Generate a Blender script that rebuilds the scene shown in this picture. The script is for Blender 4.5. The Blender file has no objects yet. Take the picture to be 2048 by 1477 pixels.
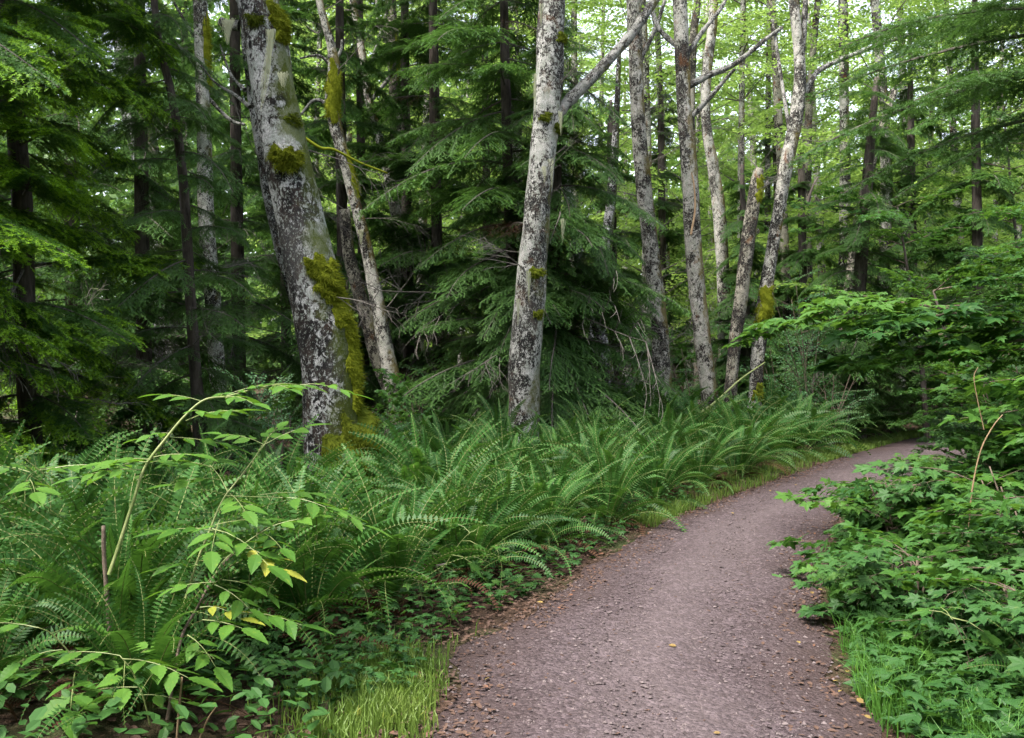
import bpy, math, random
import numpy as np
from mathutils import Vector

# ------------------------------------------------------------------ camera, sky, sun, exposure
scene = bpy.context.scene
COL = scene.collection
EYE, FPX, CXP, HZ = 1.6, 1967.0, 1024.0, 706.0     # eye height, focal length in photo pixels, centre column, horizon row
cam_data = bpy.data.cameras.new('camera')
cam_data.sensor_width = 36.0
cam_data.lens = 36.0 * FPX / 2048.0
cam_data.shift_y = -(738.5 - HZ) / 2048.0
cam_data.clip_start, cam_data.clip_end = 0.05, 600.0
cam = bpy.data.objects.new('camera', cam_data)
COL.objects.link(cam)
cam.location = (0, 0, EYE)
cam.rotation_euler = (math.radians(90), 0, 0)
scene.camera = cam

SUN_EL, SUN_AZ = math.radians(60), math.radians(-128)      # azimuth measured from +Y towards +X
world = bpy.data.worlds.new('World')
scene.world = world
world.use_nodes = True
wn, wl = world.node_tree.nodes, world.node_tree.links
wn.clear()
sky = wn.new('ShaderNodeTexSky')
sky.sky_type = 'NISHITA'
sky.sun_disc = False
sky.sun_elevation = SUN_EL
sky.sun_rotation = SUN_AZ
sky.air_density = 1.0
sky.dust_density = 3.0
sky.ozone_density = 1.0
bg = wn.new('ShaderNodeBackground')
bg.inputs['Strength'].default_value = 0.13
wout = wn.new('ShaderNodeOutputWorld')
veil = wn.new('ShaderNodeHueSaturation')      # thin bright overcast veil: a paler sky
veil.inputs['Saturation'].default_value = 0.45
wl.new(sky.outputs[0], veil.inputs['Color'])
wl.new(veil.outputs[0], bg.inputs[0])
wl.new(bg.outputs[0], wout.inputs[0])

sun_data = bpy.data.lights.new('sun', 'SUN')
sun_data.energy = 2.0
sun_data.angle = math.radians(16)
sun_data.color = (1.0, 0.95, 0.86)
sun = bpy.data.objects.new('sun', sun_data)
COL.objects.link(sun)
sd = Vector((math.sin(SUN_AZ) * math.cos(SUN_EL), math.cos(SUN_AZ) * math.cos(SUN_EL), math.sin(SUN_EL)))
sun.rotation_euler = (-sd).to_track_quat('-Z', 'Y').to_euler()
sun.location = (0, 0, 40)

scene.view_settings.view_transform = 'Standard'
scene.view_settings.look = 'None'
scene.view_settings.exposure = 2.42
scene.view_settings.gamma = 1.0
scene.render.engine = 'CYCLES'
cy = scene.cycles
cy.max_bounces = 6
cy.diffuse_bounces = 4
cy.glossy_bounces = 2
cy.transmission_bounces = 3
cy.transparent_max_bounces = 4
cy.caustics_reflective = cy.caustics_refractive = False
cy.sample_clamp_indirect = 6.0
cy.use_denoising = True

# ------------------------------------------------------------------ helpers
PI = math.pi


def px(x, y, d):
    """photo pixel and distance to a point of the place"""
    return Vector(((x - CXP) / FPX * d, d, EYE + (HZ - y) / FPX * d))


class MB:
    """collects vertices and faces for ONE mesh"""

    def __init__(self):
        self.v, self.f, self.m = [], [], []

    def tri(self, a, b, c, m=0):
        i = len(self.v)
        self.v += [a, b, c]
        self.f.append((i, i + 1, i + 2))
        self.m.append(m)

    def poly(self, pts, faces, m=0):
        i = len(self.v)
        self.v += pts
        for f in faces:
            self.f.append(tuple(i + k for k in f))
            self.m.append(m)

    def tube(self, pts, rad, n=6, m=0, cap=True):
        pts = [Vector(p) for p in pts]
        i0 = len(self.v)
        up = Vector((0.13, 0.97, 0.2))
        for k, p in enumerate(pts):
            t = (pts[min(k + 1, len(pts) - 1)] - pts[max(k - 1, 0)]).normalized()
            a = t.cross(up)
            if a.length < 0.05:
                a = t.cross(Vector((1, 0, 0.1)))
            a.normalize()
            b = t.cross(a)
            for j in range(n):
                th = 2 * PI * j / n
                self.v.append(tuple(p + (a * math.cos(th) + b * math.sin(th)) * rad[k]))
        for k in range(len(pts) - 1):
            for j in range(n):
                a0 = i0 + k * n + j
                a1 = i0 + k * n + (j + 1) % n
                self.f.append((a0, a1, a1 + n, a0 + n))
                self.m.append(m)
        if cap:
            self.f.append(tuple(i0 + (len(pts) - 1) * n + j for j in range(n)))
            self.m.append(m)

    def mesh(self, name, mats, smooth=False):
        me = bpy.data.meshes.new(name)
        me.from_pydata([tuple(p) for p in self.v], [], self.f)
        for mt in mats:
            me.materials.append(mt)
        if len(mats) > 1:
            me.polygons.foreach_set('material_index', self.m)
        if smooth:
            me.polygons.foreach_set('use_smooth', [True] * len(me.polygons))
        me.update()
        return me


def np_mesh(name, V, F, mat, smooth=False, mi=None):
    """big meshes of equal-sized faces from numpy arrays"""
    me = bpy.data.meshes.new(name)
    n, k = F.shape
    me.vertices.add(len(V))
    me.vertices.foreach_set('co', V.astype(np.float32).ravel())
    me.loops.add(n * k)
    me.loops.foreach_set('vertex_index', F.astype(np.int32).ravel())
    me.polygons.add(n)
    me.polygons.foreach_set('loop_start', np.arange(0, n * k, k, dtype=np.int32))
    me.polygons.foreach_set('use_smooth', np.full(n, smooth))
    for m in (mat if isinstance(mat, (list, tuple)) else [mat]):
        me.materials.append(m)
    if mi is not None:
        me.polygons.foreach_set('material_index', mi.astype(np.int32))
    me.update(calc_edges=True)
    return me


def link(name, me, parent=None, loc=(0, 0, 0), rot=(0, 0, 0), sc=1.0, label=None):
    o = bpy.data.objects.new(name, me)
    COL.objects.link(o)
    o.location, o.rotation_euler = loc, rot
    o.scale = (sc, sc, sc) if isinstance(sc, (int, float)) else sc
    if parent is not None:
        o.parent = parent
    if label:
        o['label'] = label
    return o


def tag(o, label, cat, group=None, kind=None):
    if label:
        o['label'] = label
    if cat:
        o['category'] = cat
    if group:
        o['group'] = group
    if kind:
        o['kind'] = kind
    return o


def empty(name, loc, label, cat, group=None, rotz=0.0):
    o = bpy.data.objects.new(name, None)
    COL.objects.link(o)
    o.location = loc
    o.rotation_euler = (0, 0, rotz)
    o.empty_display_size = 0.2
    return tag(o, label, cat, group)


def spline(pts, per=6):
    """Catmull-Rom through tuples of any length"""
    P = [np.array(p, float) for p in pts]
    P = [2 * P[0] - P[1]] + P + [2 * P[-1] - P[-2]]
    out = []
    for i in range(1, len(P) - 2):
        for j in range(per):
            t = j / per
            a, b, c, d = P[i - 1], P[i], P[i + 1], P[i + 2]
            out.append(0.5 * (2 * b + (c - a) * t + (2 * a - 5 * b + 4 * c - d) * t * t + (3 * b - a - 3 * c + d) * t ** 3))
    out.append(P[-2])
    return out


# ------------------------------------------------------------------ materials
def new_mat(name):
    m = bpy.data.materials.new(name)
    m.use_nodes = True
    nt = m.node_tree
    nt.nodes.clear()
    out = nt.nodes.new('ShaderNodeOutputMaterial')
    return m, nt, out


def N(nt, typ, **kw):
    n = nt.nodes.new(typ)
    for k, v in kw.items():
        setattr(n, k, v)
    return n


def noise(nt, vec, scale, detail=4.0, rough=0.6, dist=0.0):
    n = N(nt, 'ShaderNodeTexNoise')
    n.inputs['Scale'].default_value = scale
    n.inputs['Detail'].default_value = detail
    n.inputs['Roughness'].default_value = rough
    n.inputs['Distortion'].default_value = dist
    nt.links.new(vec, n.inputs['Vector'])
    return n.outputs['Fac']


def ramp(nt, fac, stops):
    r = N(nt, 'ShaderNodeValToRGB')
    e = r.color_ramp.elements
    while len(e) < len(stops):
        e.new(0.5)
    for el, (p, c) in zip(e, stops):
        el.position = p
        el.color = (c, c, c, 1) if isinstance(c, (int, float)) else (*c, 1)
    nt.links.new(fac, r.inputs[0])
    return r.outputs[0]


def mix(nt, fac, a, b):
    m = N(nt, 'ShaderNodeMix', data_type='RGBA')
    for sock, v in ((m.inputs[0], fac), (m.inputs[6], a), (m.inputs[7], b)):
        if isinstance(v, (int, float)):
            sock.default_value = v
        elif isinstance(v, tuple):
            sock.default_value = (*v, 1)
        else:
            nt.links.new(v, sock)
    return m.outputs[2]


def math_(nt, op, a, b=0.0, clamp=False):
    m = N(nt, 'ShaderNodeMath', operation=op, use_clamp=clamp)
    for i, v in enumerate((a, b)):
        if isinstance(v, (int, float)):
            m.inputs[i].default_value = v
        else:
            nt.links.new(v, m.inputs[i])
    return m.outputs[0]


def principled(nt, col, rough=0.8, spec=0.3, bump=None, bstr=0.3, bdist=0.02):
    p = N(nt, 'ShaderNodeBsdfPrincipled')
    if isinstance(col, tuple):
        p.inputs['Base Color'].default_value = (*col, 1)
    else:
        nt.links.new(col, p.inputs['Base Color'])
    if isinstance(rough, (int, float)):
        p.inputs['Roughness'].default_value = rough
    else:
        nt.links.new(rough, p.inputs['Roughness'])
    p.inputs['Specular IOR Level'].default_value = spec
    if bump is not None:
        b = N(nt, 'ShaderNodeBump')
        b.inputs['Strength'].default_value = bstr
        b.inputs['Distance'].default_value = bdist
        nt.links.new(bump, b.inputs['Height'])
        nt.links.new(b.outputs[0], p.inputs['Normal'])
    return p.outputs[0]


def coords(nt, kind='Object'):
    return N(nt, 'ShaderNodeTexCoord').outputs[kind]


def leaf_mat(name, c1, c2, trans=(0.10, 0.20, 0.02), tf=0.35, rough=0.5, spec=0.35, nscale=2.5):
    m, nt, out = new_mat(name)
    v = coords(nt)
    n = noise(nt, v, nscale, 3.0)
    oi = N(nt, 'ShaderNodeObjectInfo')
    f = math_(nt, 'ADD', math_(nt, 'MULTIPLY', n, 1.1), math_(nt, 'MULTIPLY', oi.outputs['Random'], 0.6))
    f = math_(nt, 'SUBTRACT', f, 0.35, True)
    col = mix(nt, f, c1, c2)
    sp = ramp(nt, noise(nt, v, nscale * 8, 2.0), [(0.62, 0.0), (0.70, 0.55)])
    col = mix(nt, sp, col, (min(.9, c2[0] * 1.7), c2[1] * 1.12, c2[2] * 0.8))
    p = principled(nt, col, rough, spec)
    t = N(nt, 'ShaderNodeBsdfTranslucent')
    t.inputs['Color'].default_value = (*trans, 1)
    ms = N(nt, 'ShaderNodeMixShader')
    ms.inputs[0].default_value = tf
    nt.links.new(p, ms.inputs[1])
    nt.links.new(t.outputs[0], ms.inputs[2])
    nt.links.new(ms.outputs[0], out.inputs[0])
    return m


def alder_bark(name, pale=(0.50, 0.49, 0.50), thr=0.49, moss=0.35, mosscol=(0.13, 0.12, 0.015), rust=0.3, sc=1.0):
    m, nt, out = new_mat(name)
    v = coords(nt)
    mp = N(nt, 'ShaderNodeMapping')
    mp.inputs['Scale'].default_value = (1.0, 1.0, 0.75)
    oi = N(nt, 'ShaderNodeObjectInfo')
    cm = N(nt, 'ShaderNodeCombineXYZ')
    nt.links.new(math_(nt, 'MULTIPLY', oi.outputs['Random'], 37.0), cm.inputs[2])
    nt.links.new(cm.outputs[0], mp.inputs['Location'])
    nt.links.new(v, mp.inputs['Vector'])
    v = mp.outputs[0]
    n1 = noise(nt, v, 3.4 * sc, 5.0, 0.62, 0.3)
    n2 = noise(nt, v, 19.0 * sc, 6.0, 0.75, 0.6)
    n3 = noise(nt, v, 9.0 * sc, 4.0, 0.6)
    n4 = noise(nt, v, 75.0 * sc, 3.0, 0.7)
    n7 = noise(nt, v, 1.15 * sc, 2.0, 0.5)
    tot = math_(nt, 'ADD', math_(nt, 'MULTIPLY', n1, 0.43), math_(nt, 'MULTIPLY', n2, 0.57))
    tot = math_(nt, 'ADD', tot, math_(nt, 'MULTIPLY', math_(nt, 'SUBTRACT', n7, 0.5), 0.30))
    f = ramp(nt, tot, [(thr - 0.022, 0.0), (thr + 0.022, 1.0)])
    pal = mix(nt, ramp(nt, n3, [(0.4, 0.0), (0.62, 1.0)]), pale, (pale[0] * 0.55, pale[1] * 0.62, pale[2] * 0.56))
    pal = mix(nt, ramp(nt, n4, [(0.35, 0.0), (0.6, 1.0)]), (pale[0] * 0.32, pale[1] * 0.32, pale[2] * 0.32), pal)
    n5 = noise(nt, v, 1.3 * sc, 3.0, 0.5)
    f = mix(nt, ramp(nt, n5, [(0.54, 0.0), (0.70, 0.22)]), f, (0.55, 0.55, 0.55))
    drk = mix(nt, ramp(nt, n3, [(0.45, 0.0), (0.68, 1.0)]), (0.011, 0.010, 0.010), (0.045, 0.032, 0.028))
    n6 = noise(nt, v, 46.0 * sc, 4.0, 0.7)
    drk = mix(nt, ramp(nt, n6, [(0.57, 0.0), (0.61, 0.7)]), drk, (pale[0] * 0.55, pale[1] * 0.62, pale[2] * 0.56))
    col = mix(nt, f, drk, pal)
    # rust-coloured bark and moss in ragged patches
    r = ramp(nt, noise(nt, v, 2.1 * sc, 5.0, 0.7, 0.5), [(0.60, 0.0), (0.68, rust)])
    col = mix(nt, r, col, (0.12, 0.045, 0.012))
    g = N(nt, 'ShaderNodeNewGeometry')
    sx = N(nt, 'ShaderNodeSeparateXYZ')
    nt.links.new(g.outputs['Normal'], sx.inputs[0])
    mf = math_(nt, 'ADD', math_(nt, 'MULTIPLY', sx.outputs[0], 0.16), noise(nt, v, 1.7 * sc, 5.0, 0.7, 0.4))
    mf = ramp(nt, mf, [(0.68 - 0.15 * moss, 0.0), (0.80 - 0.15 * moss, 0.85)])
    col = mix(nt, mf, col, mix(nt, n4, mosscol, (mosscol[0] * 0.4, mosscol[1] * 0.45, mosscol[2] * 0.5)))
    bh = math_(nt, 'ADD', math_(nt, 'MULTIPLY', n2, 0.8), math_(nt, 'MULTIPLY', n4, 0.4))
    p = principled(nt, col, 0.9, 0.15, bh, 0.9, 0.025)
    nt.links.new(p, out.inputs[0])
    return m


def plain_bark(name, c1, c2, scale=14.0, stretch=0.25, rough=0.92):
    m, nt, out = new_mat(name)
    mp = N(nt, 'ShaderNodeMapping')
    mp.inputs['Scale'].default_value = (1, 1, stretch)
    nt.links.new(coords(nt), mp.inputs['Vector'])
    n = noise(nt, mp.outputs[0], scale, 6.0, 0.7, 0.4)
    col = mix(nt, ramp(nt, n, [(0.35, 0.0), (0.65, 1.0)]), c1, c2)
    nt.links.new(principled(nt, col, rough, 0.2, n, 0.8, 0.02), out.inputs[0])
    return m


def noise_mat(name, c1, c2, scale, rough=0.9, spec=0.2, lo=0.38, hi=0.62, bump=0.5, tf=0.0):
    m, nt, out = new_mat(name)
    n = noise(nt, coords(nt), scale, 5.0, 0.7)
    oi = N(nt, 'ShaderNodeObjectInfo')
    col = mix(nt, ramp(nt, n, [(lo, 0.0), (hi, 1.0)]), c1, c2)
    nt.links.new(principled(nt, col, rough, spec, n, bump, 0.01), out.inputs[0])
    return m


M = {}
M['fern'] = leaf_mat('fern leaf', (0.011, 0.048, 0.009), (0.050, 0.132, 0.026), (0.085, 0.205, 0.024), 0.26, 0.5, 0.2, 1.5)
M['rachis'] = noise_mat('fern stalk', (0.10, 0.14, 0.04), (0.16, 0.16, 0.06), 8.0, 0.6)
M['dead_fern'] = leaf_mat('dead fern', (0.030, 0.014, 0.009), (0.085, 0.045, 0.026), (0.06, 0.028, 0.012), 0.12, 0.85, 0.1, 5.0)
M['hem'] = leaf_mat('hemlock needles', (0.026, 0.064, 0.018), (0.062, 0.126, 0.036), (0.09, 0.19, 0.035), 0.27, 0.5, 0.15, 2.0)
M['hem_tip'] = leaf_mat('hemlock new needles', (0.055, 0.130, 0.030), (0.098, 0.205, 0.046), (0.12, 0.26, 0.04), 0.3, 0.5, 0.15, 3.0)
M['fir'] = leaf_mat('fir needles', (0.028, 0.078, 0.016), (0.070, 0.155, 0.026), (0.10, 0.22, 0.025), 0.27, 0.5, 0.18, 2.0)
M['fir_tip'] = leaf_mat('fir new needles', (0.12, 0.25, 0.014), (0.2, 0.37, 0.022), (0.22, 0.4, 0.02), 0.35, 0.5, 0.2, 3.0)
M['dead_needle'] = leaf_mat('dead needles', (0.06, 0.03, 0.02), (0.12, 0.055, 0.035), (0.08, 0.03, 0.02), 0.1, 0.8, 0.1, 3.0)
M['twig'] = plain_bark('twig bark', (0.05, 0.043, 0.038), (0.13, 0.115, 0.10), 20.0)
M['dead_twig'] = plain_bark('dead twig', (0.055, 0.048, 0.042), (0.15, 0.135, 0.12), 25.0)
M['conifer_bark'] = plain_bark('conifer bark', (0.030, 0.024, 0.021), (0.105, 0.085, 0.075), 16.0, 0.2)
M['alder'] = alder_bark('lichen bark', (0.55, 0.535, 0.54), 0.516, 1.0, (0.085, 0.105, 0.012))
M['alder_speck'] = alder_bark('speckled lichen bark', (0.52, 0.50, 0.47), 0.508, 0.4, (0.10, 0.10, 0.016), 0.3, 1.5)
M['alder_far'] = alder_bark('far lichen bark', (0.54, 0.505, 0.46), 0.503, 0.7, (0.15, 0.11, 0.015), 0.6, 1.6)
M['snag'] = alder_bark('snag bark', (0.40, 0.36, 0.30), 0.51, 0.3, (0.14, 0.12, 0.01), 0.8, 1.8)
M['limb'] = alder_bark('limb bark', (0.40, 0.38, 0.36), 0.50, 0.3, (0.14, 0.12, 0.02), 0.3, 2.5)
M['moss'] = leaf_mat('moss', (0.085, 0.11, 0.008), (0.22, 0.245, 0.018), (0.17, 0.2, 0.01), 0.2, 0.9, 0.1, 14.0)
M['moss_dark'] = leaf_mat('dark moss', (0.04, 0.062, 0.006), (0.13, 0.155, 0.013), (0.1, 0.13, 0.01), 0.2, 0.9, 0.1, 14.0)
M['lichen'] = leaf_mat('hanging lichen', (0.40, 0.42, 0.28), (0.55, 0.55, 0.38), (0.35, 0.36, 0.2), 0.25, 0.9, 0.1, 8.0)
M['maple'] = leaf_mat('maple leaf', (0.024, 0.080, 0.013), (0.066, 0.150, 0.025), (0.11, 0.23, 0.025), 0.34, 0.5, 0.2, 3.0)
M['maple_dark'] = leaf_mat('berry shrub leaf', (0.015, 0.058, 0.013), (0.048, 0.118, 0.027), (0.075, 0.18, 0.025), 0.32, 0.52, 0.2, 3.0)
M['elder'] = leaf_mat('elder leaf', (0.034, 0.100, 0.013), (0.085, 0.185, 0.026), (0.115, 0.24, 0.02), 0.36, 0.5, 0.2, 7.0)
M['pale_leaf'] = leaf_mat('pale small leaf', (0.055, 0.16, 0.065), (0.11, 0.24, 0.10), (0.12, 0.28, 0.07), 0.35, 0.5, 0.35, 3.0)
M['alder_leaf'] = leaf_mat('sunlit alder leaf', (0.080, 0.170, 0.030), (0.19, 0.29, 0.055), (0.32, 0.47, 0.10), 0.54, 0.45, 0.3, 1.2)
M['far_leaf'] = leaf_mat('far canopy leaf', (0.05, 0.12, 0.035), (0.11, 0.20, 0.05), (0.18, 0.30, 0.06), 0.45, 0.5, 0.3, 0.15)
M['yellow_leaf'] = leaf_mat('yellow fallen leaf', (0.10, 0.06, 0.022), (0.24, 0.175, 0.05), (0.14, 0.1, 0.02), 0.1, 0.6, 0.25, 9.0)
M['litter'] = leaf_mat('brown litter', (0.035, 0.020, 0.017), (0.125, 0.075, 0.052), (0.08, 0.04, 0.02), 0.05, 0.8, 0.2, 1.7)
M['grass'] = leaf_mat('grass blade', (0.050, 0.135, 0.018), (0.15, 0.20, 0.045), (0.15, 0.25, 0.03), 0.35, 0.5, 0.3, 1.6)
M['grass_green'] = leaf_mat('green grass blade', (0.04, 0.13, 0.02), (0.10, 0.21, 0.03), (0.12, 0.26, 0.03), 0.35, 0.5, 0.3, 1.6)
M['stem_green'] = noise_mat('green stem', (0.13, 0.17, 0.05), (0.20, 0.22, 0.09), 12.0, 0.5, 0.3)
M['stem_brown'] = plain_bark('brown stem', (0.07, 0.05, 0.04), (0.17, 0.13, 0.10), 30.0)
M['stem_tan'] = plain_bark('dry stem', (0.15, 0.095, 0.055), (0.28, 0.20, 0.12), 30.0)
M['stone'] = noise_mat('gravel stone', (0.035, 0.026, 0.027), (0.145, 0.115, 0.115), 22.0, 0.85, 0.25)


def ground_mat():
    m, nt, out = new_mat('forest floor')
    v = coords(nt)
    n1 = noise(nt, v, 0.7, 5.0)
    n2 = noise(nt, v, 9.0, 6.0, 0.75)
    n3 = noise(nt, v, 60.0, 4.0, 0.7)
    c = mix(nt, ramp(nt, n2, [(0.35, 0.0), (0.65, 1.0)]), (0.020, 0.014, 0.011), (0.085, 0.052, 0.036))
    c = mix(nt, ramp(nt, n1, [(0.5, 0.0), (0.62, 0.8)]), c, (0.030, 0.048, 0.014))
    c = mix(nt, ramp(nt, n3, [(0.55, 0.0), (0.7, 0.5)]), c, (0.16, 0.10, 0.06))
    h = math_(nt, 'ADD', n2, math_(nt, 'MULTIPLY', n3, 0.5))
    nt.links.new(principled(nt, c, 0.95, 0.1, h, 1.0, 0.05), out.inputs[0])
    return m


def path_mat():
    m, nt, out = new_mat('gravel path')
    v = coords(nt)
    n1 = noise(nt, v, 0.9, 4.0, 0.6)
    n2 = noise(nt, v, 16.0, 5.0, 0.75)
    vo = N(nt, 'ShaderNodeTexVoronoi')
    vo.inputs['Scale'].default_value = 52.0
    nt.links.new(v, vo.inputs['Vector'])
    n4 = noise(nt, v, 130.0, 3.0, 0.7)
    sp = N(nt, 'ShaderNodeSeparateColor')
    nt.links.new(vo.outputs['Color'], sp.inputs[0])
    c = mix(nt, sp.outputs[0], (0.036, 0.026, 0.029), (0.115, 0.087, 0.094))
    c = mix(nt, ramp(nt, n2, [(0.40, 0.7), (0.58, 0.0)]), c, (0.034, 0.023, 0.023))
    c = mix(nt, ramp(nt, n4, [(0.58, 0.0), (0.72, 0.6)]), c, (0.18, 0.145, 0.145))
    at = N(nt, 'ShaderNodeAttribute', attribute_name='edge')
    e = math_(nt, 'ADD', at.outputs['Fac'], math_(nt, 'MULTIPLY', math_(nt, 'SUBTRACT', n2, 0.5), 0.9))
    e = math_(nt, 'ADD', e, math_(nt, 'MULTIPLY', math_(nt, 'SUBTRACT', n1, 0.5), 0.8))
    c = mix(nt, ramp(nt, e, [(0.05, 0.22), (0.55, 0.0)]), c, (0.17, 0.138, 0.142))
    c = mix(nt, ramp(nt, e, [(0.55, 0.0), (1.0, 0.95)]), c, (0.045, 0.030, 0.028))
    h = math_(nt, 'ADD', math_(nt, 'MULTIPLY', vo.outputs['Distance'], -0.7), math_(nt, 'MULTIPLY', n2, 1.6))
    h = math_(nt, 'ADD', h, math_(nt, 'MULTIPLY', n4, 0.4))
    nt.links.new(principled(nt, c, 0.92, 0.15, h, 0.9, 0.02), out.inputs[0])
    return m


M['ground'] = ground_mat()
M['path'] = path_mat()

# ------------------------------------------------------------------ the path and the ground
LY = np.array([0.0, 2.5, 4.08, 5.3, 6.37, 7.09, 8.41, 9.42, 10.7, 12.4, 14.05, 15.8, 18.1, 20.2, 23, 27])
LX = np.array([-0.55, -0.45, -0.32, -0.30, 0.22, 0.55, 1.05, 1.52, 2.30, 3.35, 4.4, 5.6, 7.3, 9.1, 12.0, 17])
RY = np.array([0.0, 2.5, 4.08, 4.53, 5.3, 6.37, 8.0, 9.4, 10.7, 12.4, 14.05, 15.8, 18.1, 20.2, 23, 27])
RX = np.array([1.42, 1.45, 1.48, 1.52, 1.70, 1.98, 2.52, 3.1, 4.0, 5.4, 6.6, 8.0, 10.0, 12.2, 15.6, 21])


def path_l(y):
    return np.interp(y, LY, LX)


def path_r(y):
    return np.interp(y, RY, RX)


def path_dist(x, y):
    """metres outside the path's edge (negative on the path)"""
    k = 1.0 / math.sqrt(1 + 0.35)
    return np.maximum(path_l(y) - x, x - path_r(y)) * k


def gh(x, y):
    x, y = np.asarray(x, float), np.asarray(y, float)
    d = path_dist(x, y)
    s = np.clip((d - 0.35) / 1.2, 0, 1)
    s = s * s * (3 - 2 * s)
    far = np.clip((d - 1.0) / 4.0, 0, 1)
    roll = 0.10 * np.sin(x * 0.55 + 1.3) * np.cos(y * 0.42 + 0.4) + 0.05 * np.sin(x * 1.7 + y * 1.1)
    return s * 0.07 + far * (roll + 0.04)


def build_ground():
    xs = np.concatenate([np.linspace(-160, -16, 30, endpoint=False), np.arange(-16, 20, 0.25), np.linspace(20, 160, 30)])
    ys = np.concatenate([np.linspace(-60, -3, 14, endpoint=False), np.arange(-3, 32, 0.25), np.linspace(32, 260, 40)])
    X, Y = np.meshgrid(xs, ys)
    Z = gh(X, Y)
    V = np.stack([X, Y, Z], -1).reshape(-1, 3)
    nx = len(xs)
    i = (np.arange(len(ys) - 1)[:, None] * nx + np.arange(nx - 1)[None]).ravel()
    F = np.stack([i, i + 1, i + 1 + nx, i + nx], -1)
    tag(link('ground', np_mesh('ground', V, F, M['ground'], True)), 'dark brown forest floor spreading under the ferns and trees', None, kind='structure')


def build_path():
    rnd = np.random.RandomState(4)
    ys = np.concatenate([np.arange(-2.0, 12, 0.12), np.arange(12, 27, 0.3)])
    n = 25
    us = np.linspace(-1, 1, n)
    V, E = [], []
    jl = np.convolve(rnd.randn(len(ys) + 8), np.ones(5) / 5, 'same')[4:-4] * 0.09
    jr = np.convolve(rnd.randn(len(ys) + 8), np.ones(5) / 5, 'same')[4:-4] * 0.09
    for k, y in enumerate(ys):
        l, r = path_l(y) + jl[k], path_r(y) + jr[k]
        c, h = (l + r) / 2, (r - l) / 2
        for u in us:
            z = 0.006 + 0.03 * (1 - u * u) + 0.006 * math.sin(u * 9 + y * 1.3) * (1 - u * u)
            V.append((c + u * h, y, z))
            E.append(abs(u))
    V = np.array(V)
    i = (np.arange(len(ys) - 1)[:, None] * n + np.arange(n - 1)[None]).ravel()
    F = np.stack([i, i + 1, i + 1 + n, i + n], -1)
    me = np_mesh('path', V, F, M['path'], True)
    a = me.attributes.new('edge', 'FLOAT', 'POINT')
    a.data.foreach_set('value', np.array(E, np.float32))
    tag(link('path', me), 'purplish grey gravel footpath curving away to the right', None, kind='structure')


build_ground()
build_path()

# ------------------------------------------------------------------ leaf shapes: lists of (along, across, lift) and faces
LANCE = ([(0, 0, 0), (0.22, 0.13, 0.03), (0.5, 0.19, 0.045), (0.78, 0.11, 0.01), (1.0, 0, -0.06), (0.78, -0.11, 0.01), (0.5, -0.19, 0.045), (0.22, -0.13, 0.03), (0.22, 0, 0), (0.5, 0, 0), (0.78, 0, -0.02)],
         [(0, 8, 1), (8, 9, 2, 1), (9, 10, 3, 2), (10, 4, 3), (0, 7, 8), (7, 6, 9, 8), (6, 5, 10, 9), (5, 4, 10)])


def toothed_leaflet():
    top, mid = [], []
    n = 7
    for k in range(n + 1):
        t = k / n
        w = 0.29 * math.sin(PI * min(1, t ** 0.75)) * (1 - 0.25 * t)
        top.append((t, w, 0.16 * w - 0.10 * t * t))
        if 0 < k < n:
            top.append((t + 0.045, w * 0.80, 0.13 * w - 0.10 * t * t))
    pts = [(0, 0, 0)] + top[1:-1] + [(1.0, 0, -0.11)]
    m = len(pts)
    low = [(p[0], -p[1], p[2]) for p in pts[1:-1]]
    mids = [(p[0] * 0.98, 0, -0.10 * p[0] * p[0]) for p in pts[1:-1]]
    V = pts + low + mids
    F = []
    L0, M0 = m, m + len(low)
    k = len(low)
    F.append((0, M0, 1))
    F.append((0, L0, M0))
    for i in range(k - 1):
        F.append((M0 + i, M0 + i + 1, 2 + i, 1 + i))
        F.append((L0 + i, L0 + i + 1, M0 + i + 1, M0 + i))
    F.append((M0 + k - 1, m - 1, k))
    F.append((L0 + k - 1, m - 1, M0 + k - 1))
    return V, F


TOOTHED = toothed_leaflet()
OVAL = ([(0, 0, 0), (0.3, 0.24, 0.05), (0.7, 0.24, 0.03), (1, 0, -0.05), (0.7, -0.24, 0.03), (0.3, -0.24, 0.05), (0.5, 0, -0.02)],
        [(0, 6, 1), (1, 6, 2), (2, 6, 3), (3, 6, 4), (4, 6, 5), (5, 6, 0)])
DIAMOND = ([(0, 0, 0), (0.5, 0.3, 0.06), (1, 0, -0.06), (0.5, -0.3, 0.06)], [(0, 1, 2, 3)])


def palmate(lobes=5):
    """maple-like leaf: toothed lobes round a petiole point, lobes sagging towards their tips"""
    spec = [(-118, 0.55), (-62, 0.86), (0, 1.0), (62, 0.86), (118, 0.55)] if lobes == 5 else [(-140, .5), (-95, .8), (-48, .95), (0, 1.), (48, .95), (95, .8), (140, .5)]
    out = [(-0.05, -0.10)]
    for k, (a, r) in enumerate(spec):
        for da, rr in ((-18, 0.62), (-9, 0.80), (-7, 0.74), (0, 1.0), (7, 0.74), (9, 0.80), (18, 0.62)):
            t = math.radians(a + da)
            out.append((0.18 + 0.55 * r * rr * math.cos(t), 0.55 * r * rr * math.sin(t)))
        if k < len(spec) - 1:
            t = math.radians((a + spec[k + 1][0]) / 2)
            out.append((0.18 + 0.25 * math.cos(t), 0.25 * math.sin(t)))
    out.append((-0.05, 0.10))
    pts = [(x, y, -0.30 * (x * x + y * y) + 0.10 * abs(y)) for x, y in out]
    V = [(0.12, 0, 0.0)] + pts
    F = [(0, i, i + 1) for i in range(1, len(pts))]
    return V, F


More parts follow.
